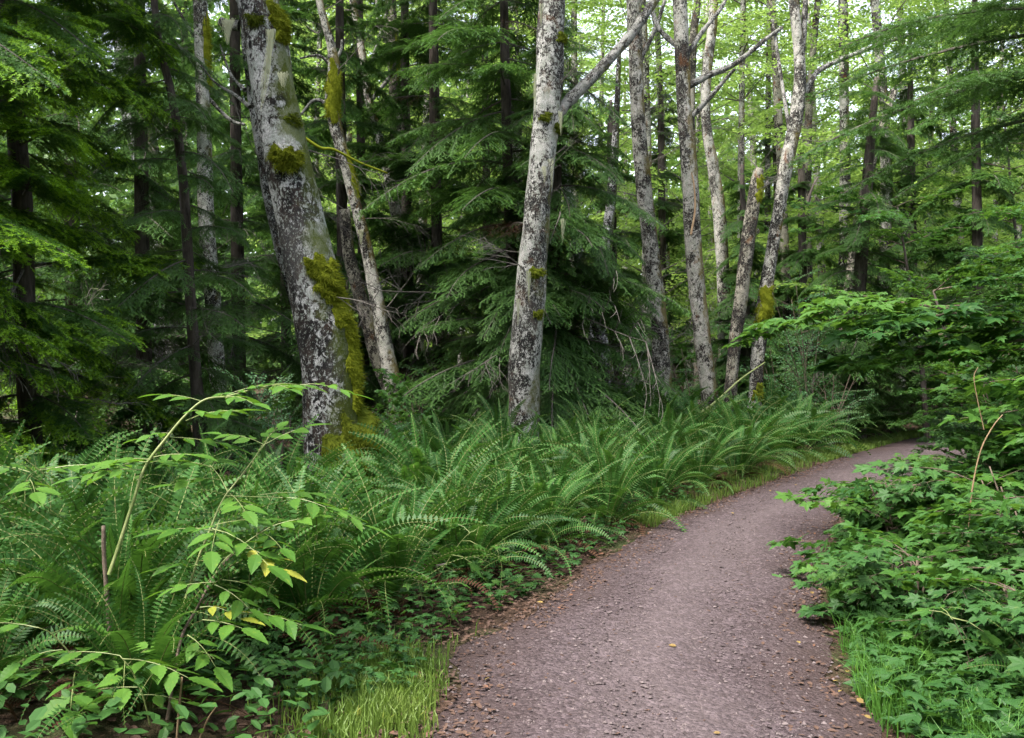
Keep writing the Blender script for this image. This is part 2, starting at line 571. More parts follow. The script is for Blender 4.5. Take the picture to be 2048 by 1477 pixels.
PALM = palmate()
PALM_SIMPLE = ([(0, 0, 0), (-0.05, -0.3, -0.02), (0.2, -0.55, -0.1), (0.3, -0.28, 0), (0.62, -0.45, -0.12), (0.55, -0.2, -0.02), (1.0, 0, -0.16),
                (0.55, 0.2, -0.02), (0.62, 0.45, -0.12), (0.3, 0.28, 0), (0.2, 0.55, -0.1), (-0.05, 0.3, -0.02)],
               [(0, i, i + 1) for i in range(1, 11)])


def put_leaf(mb, shape, p, d, n, size, m=0):
    """a leaf at P, pointing along D, facing N"""
    d = d.normalized()
    s = n.cross(d)
    if s.length < 1e-4:
        s = Vector((0, 1, 0)).cross(d)
    s.normalize()
    n = d.cross(s)
    V, F = shape
    mb.poly([tuple(p + (d * a + s * b + n * c) * size) for a, b, c in V], F, m)


# ------------------------------------------------------------------ shared meshes: conifer boughs
def conifer_bough(seed, mats, L=2.0, droop=0.30, width=0.40, needle=0.019, step=0.010, nw=0.0055, flat=0.25, tipfrac=0.25, hang=0.18, sparse=1.0, fresh=False):
    r = random.Random(seed)
    mb = MB()

    def axis(t):
        return Vector((L * t * (1 - 0.06 * t), 0.10 * L * math.sin(t * 2.2 + seed) * t, L * (0.07 * t - droop * t * t)))

    A = [axis(k / 14) for k in range(15)]
    mb.tube(A, [0.016 * (1 - 0.85 * k / 14) * L / 2 + 0.0015 for k in range(15)], 5, 0)

    def needles(a, b, k0, bend):
        d = b - a
        ln = d.length
        if ln < 1e-3:
            return
        d.normalize()
        s = Vector((0, 0, 1)).cross(d)
        s = s.normalized() if s.length > 0.01 else Vector((0, 1, 0))
        cnt = max(2, int(ln / step))
        for i in range(cnt):
            f = (i + 0.5) / cnt
            p = a + (b - a) * f + Vector((0, 0, -bend * f * f * ln))
            mt = 2 if f > k0 else 1
            for sg in (-1, 1):
                out = (s * sg + d * 0.55 + Vector((0, 0, r.uniform(-flat, flat)))).normalized() * needle * r.uniform(0.75, 1.2)
                w = d * nw
                mb.tri(tuple(p - w), tuple(p + w), tuple(p + out), mt)

    nb = int(L * 32 * sparse)
    for i in range(nb):
        t = 0.12 + 0.88 * (i + r.random()) / nb
        p = axis(min(t, 1.0))
        tan = (axis(min(t + 0.02, 1.0)) - axis(t - 0.02)).normalized()
        side = Vector((0, 1 if i % 2 else -1, 0))
        bl = (width * L * (1 - t) ** 0.75 * min(1, 0.35 + t / 0.35) + 0.06) * r.uniform(0.30, 1.15)
        ang = math.radians(r.uniform(30, 78))
        d = (tan * math.cos(ang) + side * math.sin(ang)).normalized()
        d.z += r.uniform(-0.28, 0.16)
        nseg = max(2, int(bl / 0.045))
        prev = p.copy()
        for k in range(nseg):
            f = (k + 1) / nseg
            q = p + d * bl * f + Vector((0, 0, -hang * bl * f * f + r.uniform(-.012, .012)))
            w = Vector((0, 0, 1)).cross(q - prev).normalized() * 0.0025 * (1.3 - f)
            mb.poly([tuple(prev - w), tuple(prev + w), tuple(q + w * 0.8), tuple(q - w * 0.8)], [(0, 1, 2, 3)], 0)
            needles(prev, q, 0.0 if f > 1 - tipfrac * (0.9 if fresh else 0.5) else 9, 0)
            if r.random() < 0.96:
                dd = (q - prev).normalized()
                for sg in ((1, -1) if r.random() < 0.55 else (r.choice((1, -1)),)):
                    sv = Vector((0, 0, 1)).cross(dd).normalized() * sg
                    tl = (0.15 * (1 - f * 0.70) + 0.03) * r.uniform(0.6, 1.15) * min(1.0, bl / 0.3 + 0.35)
                    td = (dd * 0.75 + sv * 0.8 + Vector((0, 0, r.uniform(-0.3, 0.1)))).normalized()
                    needles(q, q + td * tl, 0.25 if fresh and f > 0.55 else 9 if fresh else 1 - tipfrac, hang * 0.6)
            prev = q
    return mb.mesh('bough', mats)


def bare_bough(seed, L=1.5):
    r = random.Random(seed)
    mb = MB()

    def grow(p, d, ln, rad, depth):
        pts = [p.copy()]
        n = 6
        for k in range(n):
            d = (d + Vector((r.uniform(-.16, .16), r.uniform(-.16, .16), r.uniform(-.2, .1)))).normalized()
            p = p + d * ln / n
            pts.append(p.copy())
            if depth and k > 0:
                for _ in range(2 if depth == 2 else 1):
                    dd = (d + Vector((r.uniform(-.3, .3), r.choice((-1, 1)) * r.uniform(.5, 1.1), r.uniform(-.5, .3)))).normalized()
                    grow(p, dd, ln * r.uniform(0.18, 0.45), rad * 0.45, depth - 1)
        mb.tube(pts, [rad * (1 - 0.8 * i / n) + 0.0008 for i in range(n + 1)], 4 if depth == 2 else 3, 0, False)

    grow(Vector((0, 0, 0)), Vector((1, 0, -0.05)), L, 0.011, 2)
    return mb.mesh('dead_branch', [M['dead_twig']])


HEM = [conifer_bough(s, [M['twig'], M['hem'], M['hem_tip']], 2.0, 0.26 + 0.07 * (s % 3), 0.42 + 0.06 * (s % 2)) for s in range(5)]
HEM_FAR = [conifer_bough(s + 20, [M['twig'], M['hem'], M['hem_tip']], 2.0, 0.28 + 0.07 * (s % 3), 0.46, 0.030, 0.018, 0.011, 0.3) for s in range(3)]
FIR = [conifer_bough(s + 40, [M['twig'], M['fir'], M['fir_tip']], 2.0, 0.14 + 0.07 * (s % 3), 0.42, 0.026, 0.009, 0.005, 0.8, 0.36, 0.15, fresh=True) for s in range(4)]
DROOP = [conifer_bough(s + 60, [M['twig'], M['hem'], M['hem']], 2.4, 0.26, 0.20, 0.022, 0.010, 0.0045, 0.8, 0.2, 0.15) for s in range(3)]
DEADB = [conifer_bough(s + 80, [M['dead_twig'], M['dead_needle'], M['dead_needle']], 2.0, 0.22, 0.36, 0.013, 0.02, 0.002, 0.5, 0.2) for s in range(1)]
BARE = [bare_bough(s) for s in range(4)]


# ------------------------------------------------------------------ shared meshes: leafy branches
def leafy_branch(seed, mats, shape, L=1.5, size=0.10, ntw=16, per=7, droop=0.15, spread=0.35, rise=0.0, level=0.85, jitter=0.35, rad=0.010):
    """woody axis with side twigs; leaves lie in rough tiers facing up"""
    r = random.Random(seed)
    mb = MB()

    def axis(t):
        return Vector((L * t, 0.12 * L * math.sin(2.4 * t + seed) * t, L * (rise * t - droop * t * t) + 0.03 * math.sin(5 * t + seed)))

    A = [axis(k / 8) for k in range(9)]
    mb.tube(A, [rad * (1 - 0.8 * k / 8) + 0.001 for k in range(9)], 5, 0)

    def leaf(p, d):
        d = Vector((d.x + r.uniform(-.5, .5), d.y + r.uniform(-.5, .5), r.uniform(-0.45, 0.1)))
        n = Vector((r.uniform(-jitter, jitter), r.uniform(-jitter, jitter), level + r.random() * 0.2))
        if r.random() < 0.06:
            n = Vector((r.uniform(-1, 1), r.uniform(-1, 1), r.uniform(0, .6)))
        put_leaf(mb, shape, p, d, n, size * r.uniform(0.6, 1.2), 1)

    for i in range(ntw):
        t = 0.15 + 0.85 * (i + r.random()) / ntw
        p = axis(min(t, 1))
        az = (1 if i % 2 else -1) * math.radians(r.uniform(25, 75))
        d = Vector((math.cos(az), math.sin(az), r.uniform(-0.15, 0.25))).normalized()
        tl = spread * L * (1 - 0.6 * t) * r.uniform(0.5, 1.1)
        q = p + d * tl + Vector((0, 0, -0.12 * tl))
        w = Vector((0, 0, 1)).cross(d).normalized() * 0.002
        mb.poly([tuple(p - w), tuple(p + w), tuple(q + w * .4), tuple(q - w * .4)], [(0, 1, 2, 3)], 0)
        for k in range(per):
            f = (k + 0.6) / per
            c = p + (q - p) * f
            sg = 1 if k % 2 else -1
            sd_ = Vector((-d.y, d.x, 0)) * sg
            off = (sd_ * 0.7 + d * 0.5).normalized()
            leaf(c + off * size * 0.25 + Vector((0, 0, r.uniform(-.02, .03))), off if k < per - 1 else d)
    return mb.mesh('leafy_branch', mats)


MAPLE = [leafy_branch(s + 100, [M['stem_brown'], M['maple'] if s % 2 else M['maple_dark']], PALM_SIMPLE, 1.5, 0.125, 17, 8, 0.20, 0.36, 0.10) for s in range(6)]
FINE = [leafy_branch(s + 110, [M['stem_brown'], M['maple'] if s % 3 else M['maple_dark']], PALM_SIMPLE, 1.5, 0.080, 20, 9, 0.16, 0.36, 0.12) for s in range(5)]
BERRY = [leafy_branch(s + 120, [M['stem_brown'], M['maple_dark'] if s % 3 else M['maple']], PALM, 1.0, 0.185, 9, 5, 0.28, 0.40, 0.35, 0.8, 0.4, 0.005) for s in range(6)]
ALDERB = [leafy_branch(s + 140, [M['twig'], M['alder_leaf']], OVAL, 2.4, 0.085, 24, 11, 0.10, 0.38, 0.15, 0.6, 0.8, 0.014) for s in range(5)]
FARB = [leafy_branch(s + 160, [M['twig'], M['alder_leaf']], DIAMOND, 3.0, 0.14, 26, 11, 0.12, 0.42, 0.15, 0.5, 0.9, 0.018) for s in range(4)]
SMALL = [leafy_branch(s + 180, [M['stem_brown'], M['pale_leaf']], OVAL, 1.2, 0.050, 18, 9, 0.12, 0.38, 0.25, 0.9, 0.3, 0.006) for s in range(4)]


# ------------------------------------------------------------------ trees
def trunk_mesh(pts, rad, base, mat, seed=0, n=20, rough=0.05, flare=0.35, fh=0.5, top_cap=True):
    """tapered, slightly lumpy trunk along world points; vertices relative to BASE"""
    r = np.random.RandomState(seed)
    S = spline([(*p, q) for p, q in zip(pts, rad)], 8)
    ph = r.rand(6) * 6.28
    mb = MB()
    i0 = 0
    m = len(S)
    for k, s in enumerate(S):
        a = S[max(k - 1, 0)][:3]
        b = S[min(k + 1, m - 1)][:3]
        t = Vector(b - a).normalized()
        u = t.cross(Vector((0, 1, 0.05))).normalized()
        w = t.cross(u)
        z = s[2] - base[2]
        fl = 1 + flare * math.exp(-max(z, 0) / fh)
        for j in range(n):
            th = 2 * PI * j / n
            q = s[3] * fl * (1 + rough * (math.sin(2 * th + ph[0] + z * 1.7) + 0.7 * math.sin(3 * th + ph[1] - z * 2.9) + 0.5 * math.sin(5 * th + ph[2] + z * 6.1) + 0.4 * math.sin(z * 9 + ph[3] + th))
                             + 0.10 * (fl - 1) * math.sin(5 * th + ph[4]))
            mb.v.append(tuple(Vector(s[:3]) - Vector(base) + (u * math.cos(th) + w * math.sin(th)) * q))
    for k in range(m - 1):
        for j in range(n):
            a0, a1 = k * n + j, k * n + (j + 1) % n
            mb.f.append((a0, a1, a1 + n, a0 + n))
            mb.m.append(0)
    if top_cap:
        mb.f.append(tuple((m - 1) * n + j for j in range(n)))
        mb.m.append(0)
    return mb.mesh('trunk', [mat], True), S


def px_trunk(pts, d, top=None, dlean=0.0):
    """(x, y, width) photo pixels, bottom first, to world points and radii; continued down to the soil and up to height TOP"""
    P, R = [], []
    for k, (x, y, w) in enumerate(pts):
        dd = d + dlean * k / max(1, len(pts) - 1)
        P.append(px(x, y, dd))
        R.append(w / FPX * dd / 2)
    dr = (P[0] - P[1])
    dr = dr / max(abs(dr.z), 0.2)
    g = float(gh(P[0].x, P[0].y)) - 0.05
    if P[0].z > g + 0.15:
        q = P[0] + Vector((dr.x, dr.y, -1)) * (P[0].z - g)
        P.insert(0, q)
        R.insert(0, R[0] * 1.05)
    if top and top > P[-1].z + 0.5:
        e = (P[-1] - P[-2]).normalized()
        e = Vector((e.x * 0.6, e.y * 0.6, 1))
        h = top - P[-1].z
        P.append(P[-1] + e * h * 0.5)
        R.append(R[-1] * 0.72)
        P.append(P[-1] + Vector((e.x * 0.5, e.y * 0.5, 1)) * h * 0.5)
        R.append(max(0.03, R[-1] * 0.45))
    return P, R


def at_height(S, z):
    k = min(range(len(S)), key=lambda i: abs(S[i][2] - z))
    return Vector(S[k][:3]), S[k][3]


def limb(parent, base, pts, rad, mat, name='limb', seed=0):
    S = spline([(*p, q) for p, q in zip(pts, rad)], 5)
    mb = MB()
    rr = random.Random(seed)
    mb.tube([Vector(s[:3]) - base for s in S], [s[3] * rr.uniform(0.9, 1.1) for s in S], 8, 0)
    return link(name, mb.mesh(name, [mat], True), parent)


def crown(parent, base, S, zlo, zhi, n, meshes, sc, seed, el=(0.0, 0.5), name='leafy_branch', az=None):
    r = random.Random(seed)
    for k in range(n):
        z = zlo + (zhi - zlo) * (k + r.random()) / n
        p, q = at_height(S, z)
        a = (k * 2.399 + r.uniform(-.4, .4)) if az is None else r.uniform(*az)
        link(name, r.choice(meshes), parent, p - base, (r.uniform(-.3, .3), -r.uniform(*el), a), sc * r.uniform(0.7, 1.15))


def alder(name, pts, d, label, mat, seed, top=13.0, dlean=0.0, n=18, crown_n=10, group='lichen-covered alders', limbs=(), flare=0.25, rough=0.05, cat='tree', crown_sc=0.9):
    P, R = px_trunk(pts, d, top, dlean)
    base = Vector((P[0].x, P[0].y, float(gh(P[0].x, P[0].y))))
    e = empty(name, base, label, cat, group)
    me, S = trunk_mesh(P, R, base, mat, seed, n, rough, flare)
    link('trunk', me, e)
    for k, (lp, w0, w1, dd) in enumerate(limbs):
        W = [px(x, y, d + dd * i / max(1, len(lp) - 1)) for i, (x, y) in enumerate(lp)]
        limb(e, base, W, [(w0 + (w1 - w0) * i / (len(lp) - 1)) / FPX * d / 2 for i in range(len(lp))], M['limb'], 'limb', seed + k)
    rz = random.Random(seed + 900)
    for k in range(7 if top else 3):
        p, q = at_height(S, rz.uniform(1.8, 6.5))
        link('dead_branch', rz.choice(BARE), e, p - base, (rz.uniform(-3, 3), rz.uniform(-.7, .15), rz.uniform(0, 6.28)), rz.uniform(.35, .8))
    if crown_n:
        crown(e, base, S, max(6.5, top * 0.55), top, crown_n, ALDERB, crown_sc, seed)
    return e, base, S


def conifer(name, pts, d, label, seed, H, R, zlo=0.4, nb=60, meshes=None, bark=None, top_open=False, el=(-0.42, 0.18), dead=8, bare_to=2.5, group='conifers', azr=None, taper=0.8, rmin=0.45, dense=1.35):
    r = random.Random(seed)
    P, Q = px_trunk(pts, d, None if top_open else H)
    base = Vector((P[0].x, P[0].y, float(gh(P[0].x, P[0].y))))
    e = empty(name, base, label, 'conifer', group)
    me, S = trunk_mesh(P, Q, base, bark or M['conifer_bark'], seed, 12, 0.04, 0.3)
    link('trunk', me, e)
    meshes = meshes or HEM
    nb = int(nb * dense)
    ztop = S[-1][2]
    for k in range(nb):
        f = (k + r.random()) / nb
        z = zlo + (ztop - 0.1 - zlo) * f
        p, q = at_height(S, z)
        ln = max(rmin, R * (1 - 0.92 * z / H) ** taper) * r.uniform(0.65, 1.12)
        a = k * 2.399 + r.uniform(-.5, .5) if azr is None else r.uniform(*azr)
        link('bough', r.choice(meshes), e, p - base, (r.uniform(-.25, .25), -r.uniform(*el), a), ln / 2.0)
    for k in range(dead):
        z = r.uniform(0.5, bare_to)
        p, q = at_height(S, z)
        link('dead_branch', r.choice(BARE), e, p - base, (r.uniform(-3, 3), r.uniform(-.1, .35), r.uniform(0, 6.28)), r.uniform(0.5, 1.1) * max(0.6, R / 2))
    return e, base, S


# --- moss cushions and hanging lichen on trunks
def moss_clump(parent, base, S, z0, z1, az, half, thick, mat, seed, strands=1500, ln=0.035):
    """cushion hugging the trunk between two heights, round a direction AZ (0 = towards +X, -90 deg = towards the camera)"""
    r = random.Random(seed)
    mb = MB()
    nz, na = 28, 22

    def surf(u, v, extra=0.0):
        z = z0 + (z1 - z0) * v
        p, q = at_height_lerp(S, z)
        a = az + half * (2 * u - 1)
        uu, vv = 2 * u - 1, 2 * v ** 0.8 - 1
        edge = 1.0 + 0.22 * math.sin(3 * math.atan2(vv, uu) + seed) + 0.16 * math.sin(7 * math.atan2(vv, uu) + 2.3 * seed) + 0.10 * math.sin(13 * math.atan2(vv, uu) + seed)
        prof = max(-0.35, 1 - (uu * uu + vv * vv) / (0.80 * edge * edge))
        prof = prof ** 0.55 if prof > 0 else prof
        lum = 0.7 + 0.3 * math.sin(9 * u + seed) * math.sin(7 * v + 2 * seed) + 0.15 * math.sin(23 * v + 11 * u)
        rr = q * 0.97 + thick * (prof * lum if prof > 0 else prof * 1.4) + extra
        return p - base + Vector((math.cos(a), math.sin(a), 0)) * rr, Vector((math.cos(a), math.sin(a), 0)), prof

    i0 = len(mb.v)
    for i in range(nz + 1):
        for j in range(na + 1):
            mb.v.append(tuple(surf(j / na, i / nz)[0]))
    for i in range(nz):
        for j in range(na):
            k = i0 + i * (na + 1) + j
            mb.f.append((k, k + 1, k + na + 2, k + na + 1))
            mb.m.append(0)
    for _ in range(strands):
        u, v = r.random(), r.random()
        p, nrm, prof = surf(u, v)
        if prof < 0.02:
            continue
        d = (nrm * r.uniform(0.3, 1.0) + Vector((r.uniform(-.6, .6), r.uniform(-.6, .6), r.uniform(-1.3, 0.25)))).normalized()
        s = d.cross(Vector((r.uniform(-1, 1), r.uniform(-1, 1), r.uniform(-1, 1)))).normalized() * 0.004
        l = ln * r.uniform(0.5, 1.4)
        mb.tri(tuple(p - s), tuple(p + s), tuple(p + d * l), 0)
    return link('moss', mb.mesh('moss', [mat]), parent)


def at_height_lerp(S, z):
    for k in range(len(S) - 1):
        if S[k][2] <= z <= S[k + 1][2]:
            f = (z - S[k][2]) / max(1e-6, S[k + 1][2] - S[k][2])
            a = S[k] * (1 - f) + S[k + 1] * f
            return Vector(a[:3]), a[3]
    s = S[0] if z < S[0][2] else S[-1]
    return Vector(s[:3]), s[3]


def beard(parent, base, p, ln, width, seed, n=34, sway=0.0):
    """hanging beard lichen: thin strands drawn together to a ragged tip"""
    r = random.Random(seed)
    mb = MB()
    p = p - base
    for k in range(n):
        x0, y0 = r.gauss(0, .33) * width, r.uniform(-.35, .35) * width
        l = ln * r.uniform(0.55, 1.0)
        pts = []
        for i in range(7):
            f = i / 6
            g = 1 - 0.75 * f
            pts.append(p + Vector((x0 * g + sway * f * f * ln + r.uniform(-.006, .006), y0 * g + r.uniform(-.006, .006), -l * f + 0.02 * r.random())))
        rad = [0.0024 * (1 - 0.8 * i / 6) for i in range(7)]
        mb.tube(pts, rad, 3, 0, False)
    return link('lichen_beard', mb.mesh('lichen_beard', [M['lichen']]), parent)


# main leaning trunk
A_PTS = [(676, 985, 150), (668, 940, 136), (660, 850, 124), (656, 750, 119), (645, 650, 122), (622, 560, 112), (606, 480, 106), (590, 400, 102), (568, 300, 101), (548, 200, 97), (530, 100, 98), (513, 0, 93), (500, -80, 88)]
A_PTS = [(x + 3, y, w * 0.90) for x, y, w in A_PTS]
eA, bA, SA = alder('alder_tree', A_PTS, 9.3, 'thick leaning mossy trunk, largest of the lichen-covered trees, rising from the ferns', M['alder'], 3, 12.0, 0.0, 36, 12, flare=0.10, rough=0.035)


def zpx(y, d):
    return EYE + (HZ - y) / FPX * d


CAMSIDE = -PI / 2
for y0, y1, azd, half, th, mat, st, ln in (
        (1030, 800, -22, 76, 0.24, 'moss_dark', 6500, 0.055),      # foot
        (830, 630, 0, 40, 0.055, 'moss', 2600, 0.05),
        (690, 555, -18, 38, 0.06, 'moss', 2200, 0.05),
        (610, 502, -42, 48, 0.10, 'moss', 3600, 0.05),
        (352, 296, -82, 42, 0.11, 'moss', 2400, 0.06),
        (262, 228, -40, 30, 0.04, 'moss_dark', 700, 0.04),
        (95, 5, -25, 38, 0.09, 'moss', 2200, 0.05),
        (70, 38, -95, 26, 0.05, 'moss_dark', 700, 0.05)):
    moss_clump(eA, bA, SA, zpx(y0, 9.3), zpx(y1, 9.3), math.radians(azd), math.radians(half), th, M[mat], y0, st, ln)
beard(eA, bA, px(541, 62, 8.98), 0.75, 0.06, 1, 46, -0.12)
beard(eA, bA, px(455, 42, 9.1), 0.24, 0.10, 2, 60)
beard(eA, bA, px(566, 148, 8.98), 0.14, 0.09, 3, 40)
limb(eA, bA, [px(478, 52, 9.3), px(455, 50, 9.3), px(440, 42, 9.25)], [0.05, 0.045, 0.04], M['limb'], 'branch_stub')
limb(eA, bA, [px(500, 215, 9.3), px(470, 190, 9.5), px(430, 165, 9.9), px(395, 120, 10.3)], [0.022, 0.016, 0.012, 0.006], M['limb'])
limb(eA, bA, [px(490, 180, 9.3), px(462, 150, 9.6), px(440, 90, 10)], [0.02, 0.014, 0.006], M['limb'])

# second trunk, straight, with a big rising limb
B_PTS = [(1046, 900, 64), (1047, 840, 60), (1049, 750, 60), (1056, 650, 60), (1062, 560, 60), (1072, 450, 56), (1084, 330, 53), (1094, 220, 52), (1099, 120, 53), (1105, 0, 52), (1110, -80, 50)]
eB, bB, SB = alder('alder_tree', B_PTS, 12.4, 'straight speckled grey trunk in front of the big hemlock, with one rising limb', M['alder_speck'], 8, 13.0, 0, 28, 10, flare=0.12,
                   limbs=[([(1108, 238), (1135, 205), (1180, 160), (1225, 112), (1262, 70), (1300, 15), (1335, -40)], 26, 18, 0.6)])
for y0, y1, azd, half, th in ((560, 535, -70, 40, .05), (250, 230, -95, 30, .05), (90, 70, -30, 40, 0.05), (270, 245, -20, 30, .04), (640, 618, -50, 25, .04)):
    moss_clump(eB, bB, SB, zpx(y0, 12.4), zpx(y1, 12.4), math.radians(azd), math.radians(half), th, M['moss_dark'], y0, 500, 0.04)
for k, (x, y, l, w) in enumerate(((1070, 150, 0.55, .035), (1122, 225, .30, .05), (1104, 320, .38, .06), (1090, 335, .25, .08), (1058, 545, .42, .04), (1036, 600, .35, .04), (1125, 440, .3, .05), (1082, 10, .3, .05))):
    beard(eB, bB, px(x, y, 12.15), l, w, 30 + k, 18)

# further alders
alder('alder_tree', [(640, 830, 40), (606, 640, 40), (566, 480, 40), (530, 300, 38), (508, 150, 36), (496, 0, 34)], 14.2, 'lichened trunk half hidden behind the thick leaning trunk', M['alder'], 12, 12.0, crown_n=6)
eH, bH, SH = alder('alder_tree', [(800, 830, 34), (784, 760, 32), (770, 690, 29), (752, 590, 27), (731, 490, 25), (706, 390, 23), (684, 300, 24), (664, 215, 26), (668, 140, 24), (662, 90, 17), (648, 40, 15), (636, -20, 14)], 14.0,
                   'slim crooked trunk with mossy kink between the leaning trunk and the hemlock', M['alder_far'], 13, 9.0, crown_n=5,
                   limbs=[([(668, 140), (640, 112), (600, 117)], 8, 4, 0), ([(664, 215), (630, 200), (600, 232)], 8, 5, 0), ([(668, 130), (682, 100), (684, 80)], 8, 5, 0)])
moss_clump(eH, bH, SH, zpx(250, 14), zpx(120, 14), math.radians(-60), 2.0, 0.05, M['moss'], 77, 1800, 0.05)
moss_clump(eH, bH, SH, zpx(400, 14), zpx(300, 14), math.radians(-20), 0.9, 0.03, M['moss'], 78, 800, 0.05)
beard(eH, bH, px(722, 462, 13.85), 0.22, .08, 79, 30)
alder('alder_tree', [(790, 810, 26), (755, 720, 28), (735, 640, 28), (700, 520, 24), (690, 420, 22)], 14.8, 'dark leaning stem crossing behind the slim crooked trunk', M['snag'], 14, None, crown_n=0)
alder('alder_tree', [(830, 700, 22), (790, 420, 20), (762, 290, 17), (738, 200, 16), (725, 110, 15), (708, 20, 14), (700, -40, 13)], 18.0, 'thin pale stem left of the hemlock, behind the crooked trunk', M['alder_far'], 15, 11.0, crown_n=6,
      limbs=[([(735, 150), (755, 90), (775, 20), (780, -20)], 9, 6, 0), ([(740, 205), (790, 130), (760, 60), (752, -10)], 9, 6, .5)])
eJ, bJ, SJ = alder('alder_tree', [(800, 700, 30), (796, 420, 27), (792, 250, 26), (788, 120, 24), (780, 0, 22), (778, -40, 22)], 18.5, 'upright trunk thick with orange moss at the edge of the hemlock boughs', M['snag'], 16, 12.0, crown_n=6)
moss_clump(eJ, bJ, SJ, zpx(155, 18.5), zpx(70, 18.5), math.radians(-40), 1.6, 0.04, M['moss'], 80, 900, 0.05)
eK, bK, SK = alder('alder_tree', [(440, 820, 34), (425, 600, 32), (412, 420, 30), (408, 250, 29), (404, 120, 28), (400, 0, 27), (398, -40, 27)], 13.0, 'narrow trunk with yellow moss down its side, left of the leaning trunk', M['alder_speck'], 17, 11.0, crown_n=6,
                   limbs=[([(405, 95), (380, 60), (345, 0)], 9, 6, .3), ([(410, 190), (460, 240), (490, 250)], 9, 6, 0), ([(408, 160), (370, 105), (325, 60)], 7, 4, .3)])
moss_clump(eK, bK, SK, zpx(185, 13), zpx(10, 13), math.radians(-15), 0.8, 0.04, M['moss'], 81, 1400, 0.05)
alder('alder_tree', [(345, 800, 56), (330, 560, 56), (308, 420, 56), (285, 280, 55), (265, 180, 54), (248, 0, 52), (240, -40, 52)], 15.5, 'stout pale trunk behind the hemlock boughs at the left', M['alder'], 18, 12.0, crown_n=6)
alder('alder_tree', [(1326, 790, 38), (1321, 700, 35), (1314, 600, 34), (1300, 480, 32), (1286, 360, 30), (1274, 200, 29), (1270, 80, 29), (1268, 0, 29), (1266, -60, 28)], 17.0, 'pale trunk rising behind the right hemlock boughs, left of its neighbours', M['alder_far'], 19, 13.0, crown_n=9,
      limbs=[([(1275, 130), (1310, 60), (1330, 0)], 10, 7, 0)])
alder('alder_tree', [(1424, 830, 36), (1418, 780, 34), (1408, 700, 33), (1396, 600, 32), (1386, 480, 33), (1378, 340, 34), (1369, 220, 28), (1364, 110, 28), (1360, 0, 28), (1358, -60, 27)], 16.5, 'pale trunk with two arching limbs to its right, near the fern belt', M['alder_far'], 20, 13.0, crown_n=3,
      limbs=[([(1372, 175), (1420, 150), (1470, 128), (1530, 80), (1565, 55)], 14, 7, 0.3), ([(1385, 232), (1420, 195), (1450, 160), (1470, 138)], 11, 6, -.3), ([(1362, 100), (1320, 60), (1300, 10)], 12, 8, 0.3), ([(1364, 130), (1400, 70), (1440, 20), (1460, -20)], 11, 7, .4)])
alder('alder_tree', [(1452, 800, 26), (1446, 560, 26), (1438, 420, 25), (1425, 330, 22), (1412, 240, 20), (1414, 140, 20), (1424, 60, 18), (1430, -40, 17)], 20.0, 'slimmer trunk with rusty bark behind the one with arching limbs', M['alder_far'], 21, 13.0, crown_n=8)
alder('alder_tree', [(1395, 600, 20), (1390, 400, 18), (1382, 250, 17), (1385, 100, 16), (1400, -40, 15)], 22.0, 'thin dark trunk seen between the two pale ones', M['snag'], 22, 12.0, crown_n=8)
eF, bF, SF = alder('broken_snag', [(1460, 800, 26), (1466, 730, 25), (1473, 660, 26), (1484, 580, 26), (1495, 490, 27), (1505, 420, 27), (1513, 362, 24), (1518, 338, 18)], 15.8, 'short broken trunk with jagged top leaning beside the mossy pale tree', M['snag'], 23, None, crown_n=0,
                   limbs=[([(1512, 385), (1525, 372), (1538, 366)], 14, 10, 0)], cat='dead tree', group=None)
moss_clump(eF, bF, SF, zpx(410, 15.8), zpx(350, 15.8), math.radians(-40), 1.2, 0.04, M['moss'], 83, 700, 0.04)
eG, bG, SG = alder('alder_tree', [(1508, 830, 26), (1511, 790, 25), (1516, 710, 26), (1524, 640, 29), (1532, 585, 29), (1543, 510, 26), (1556, 430, 25), (1571, 340, 26), (1588, 260, 26), (1598, 190, 25), (1598, 110, 22), (1588, 0, 22), (1584, -60, 21)], 16.0,
                   'leaning white trunk with a bright moss collar low down, at the fern belt', M['alder_far'], 24, 13.0, crown_n=3,
                   limbs=[([(1597, 205), (1622, 165), (1640, 140), (1700, 112), (1780, 82), (1830, 68)], 13, 6, 0.6), ([(1602, 120), (1608, 60), (1612, -20)], 13, 11, 0), ([(1580, 270), (1560, 140), (1545, 40)], 9, 6, 1)])
moss_clump(eG, bG, SG, zpx(650, 16), zpx(570, 16), math.radians(-80), 1.9, 0.05, M['moss'], 84, 1800, 0.045)
moss_clump(eG, bG, SG, zpx(805, 16), zpx(765, 16), math.radians(-70), 1.2, 0.05, M['moss_dark'], 85, 500, 0.045)
alder('alder_tree', [(1680, 640, 22), (1688, 500, 21), (1690, 330, 20), (1688, 180, 19), (1686, 0, 18), (1685, -40, 17)], 23.0, 'grey upright trunk left of the broken-topped hemlock', M['alder_far'], 25, 14.0, crown_n=9, group='background trunks')
alder('alder_tree', [(1575, 640, 18), (1566, 420, 17), (1556, 220, 16), (1548, 60, 14), (1540, -40, 13)], 24.0, 'thin background trunk left of the leaning white one', M['snag'], 26, 14.0, crown_n=9, group='background trunks')
alder('alder_tree', [(1618, 640, 16), (1615, 420, 16), (1618, 220, 14), (1630, 60, 13), (1640, -40, 12)], 25.0, 'thin background trunk right of the leaning white one', M['snag'], 27, 14.0, crown_n=9, group='background trunks')
alder('alder_tree', [(1690, 640, 20), (1720, 420, 18), (1760, 270, 16), (1790, 180, 13)], 21.0, 'dark slanting trunk crossing behind the broken-topped hemlock', M['snag'], 28, None, crown_n=0, group='background trunks')
alder('alder_tree', [(1130, 820, 36), (1135, 740, 34), (1120, 640, 28), (1112, 560, 26)], 14.6, 'mottled trunk base just right of the speckled trunk', M['snag'], 29, 6.0, crown_n=0)
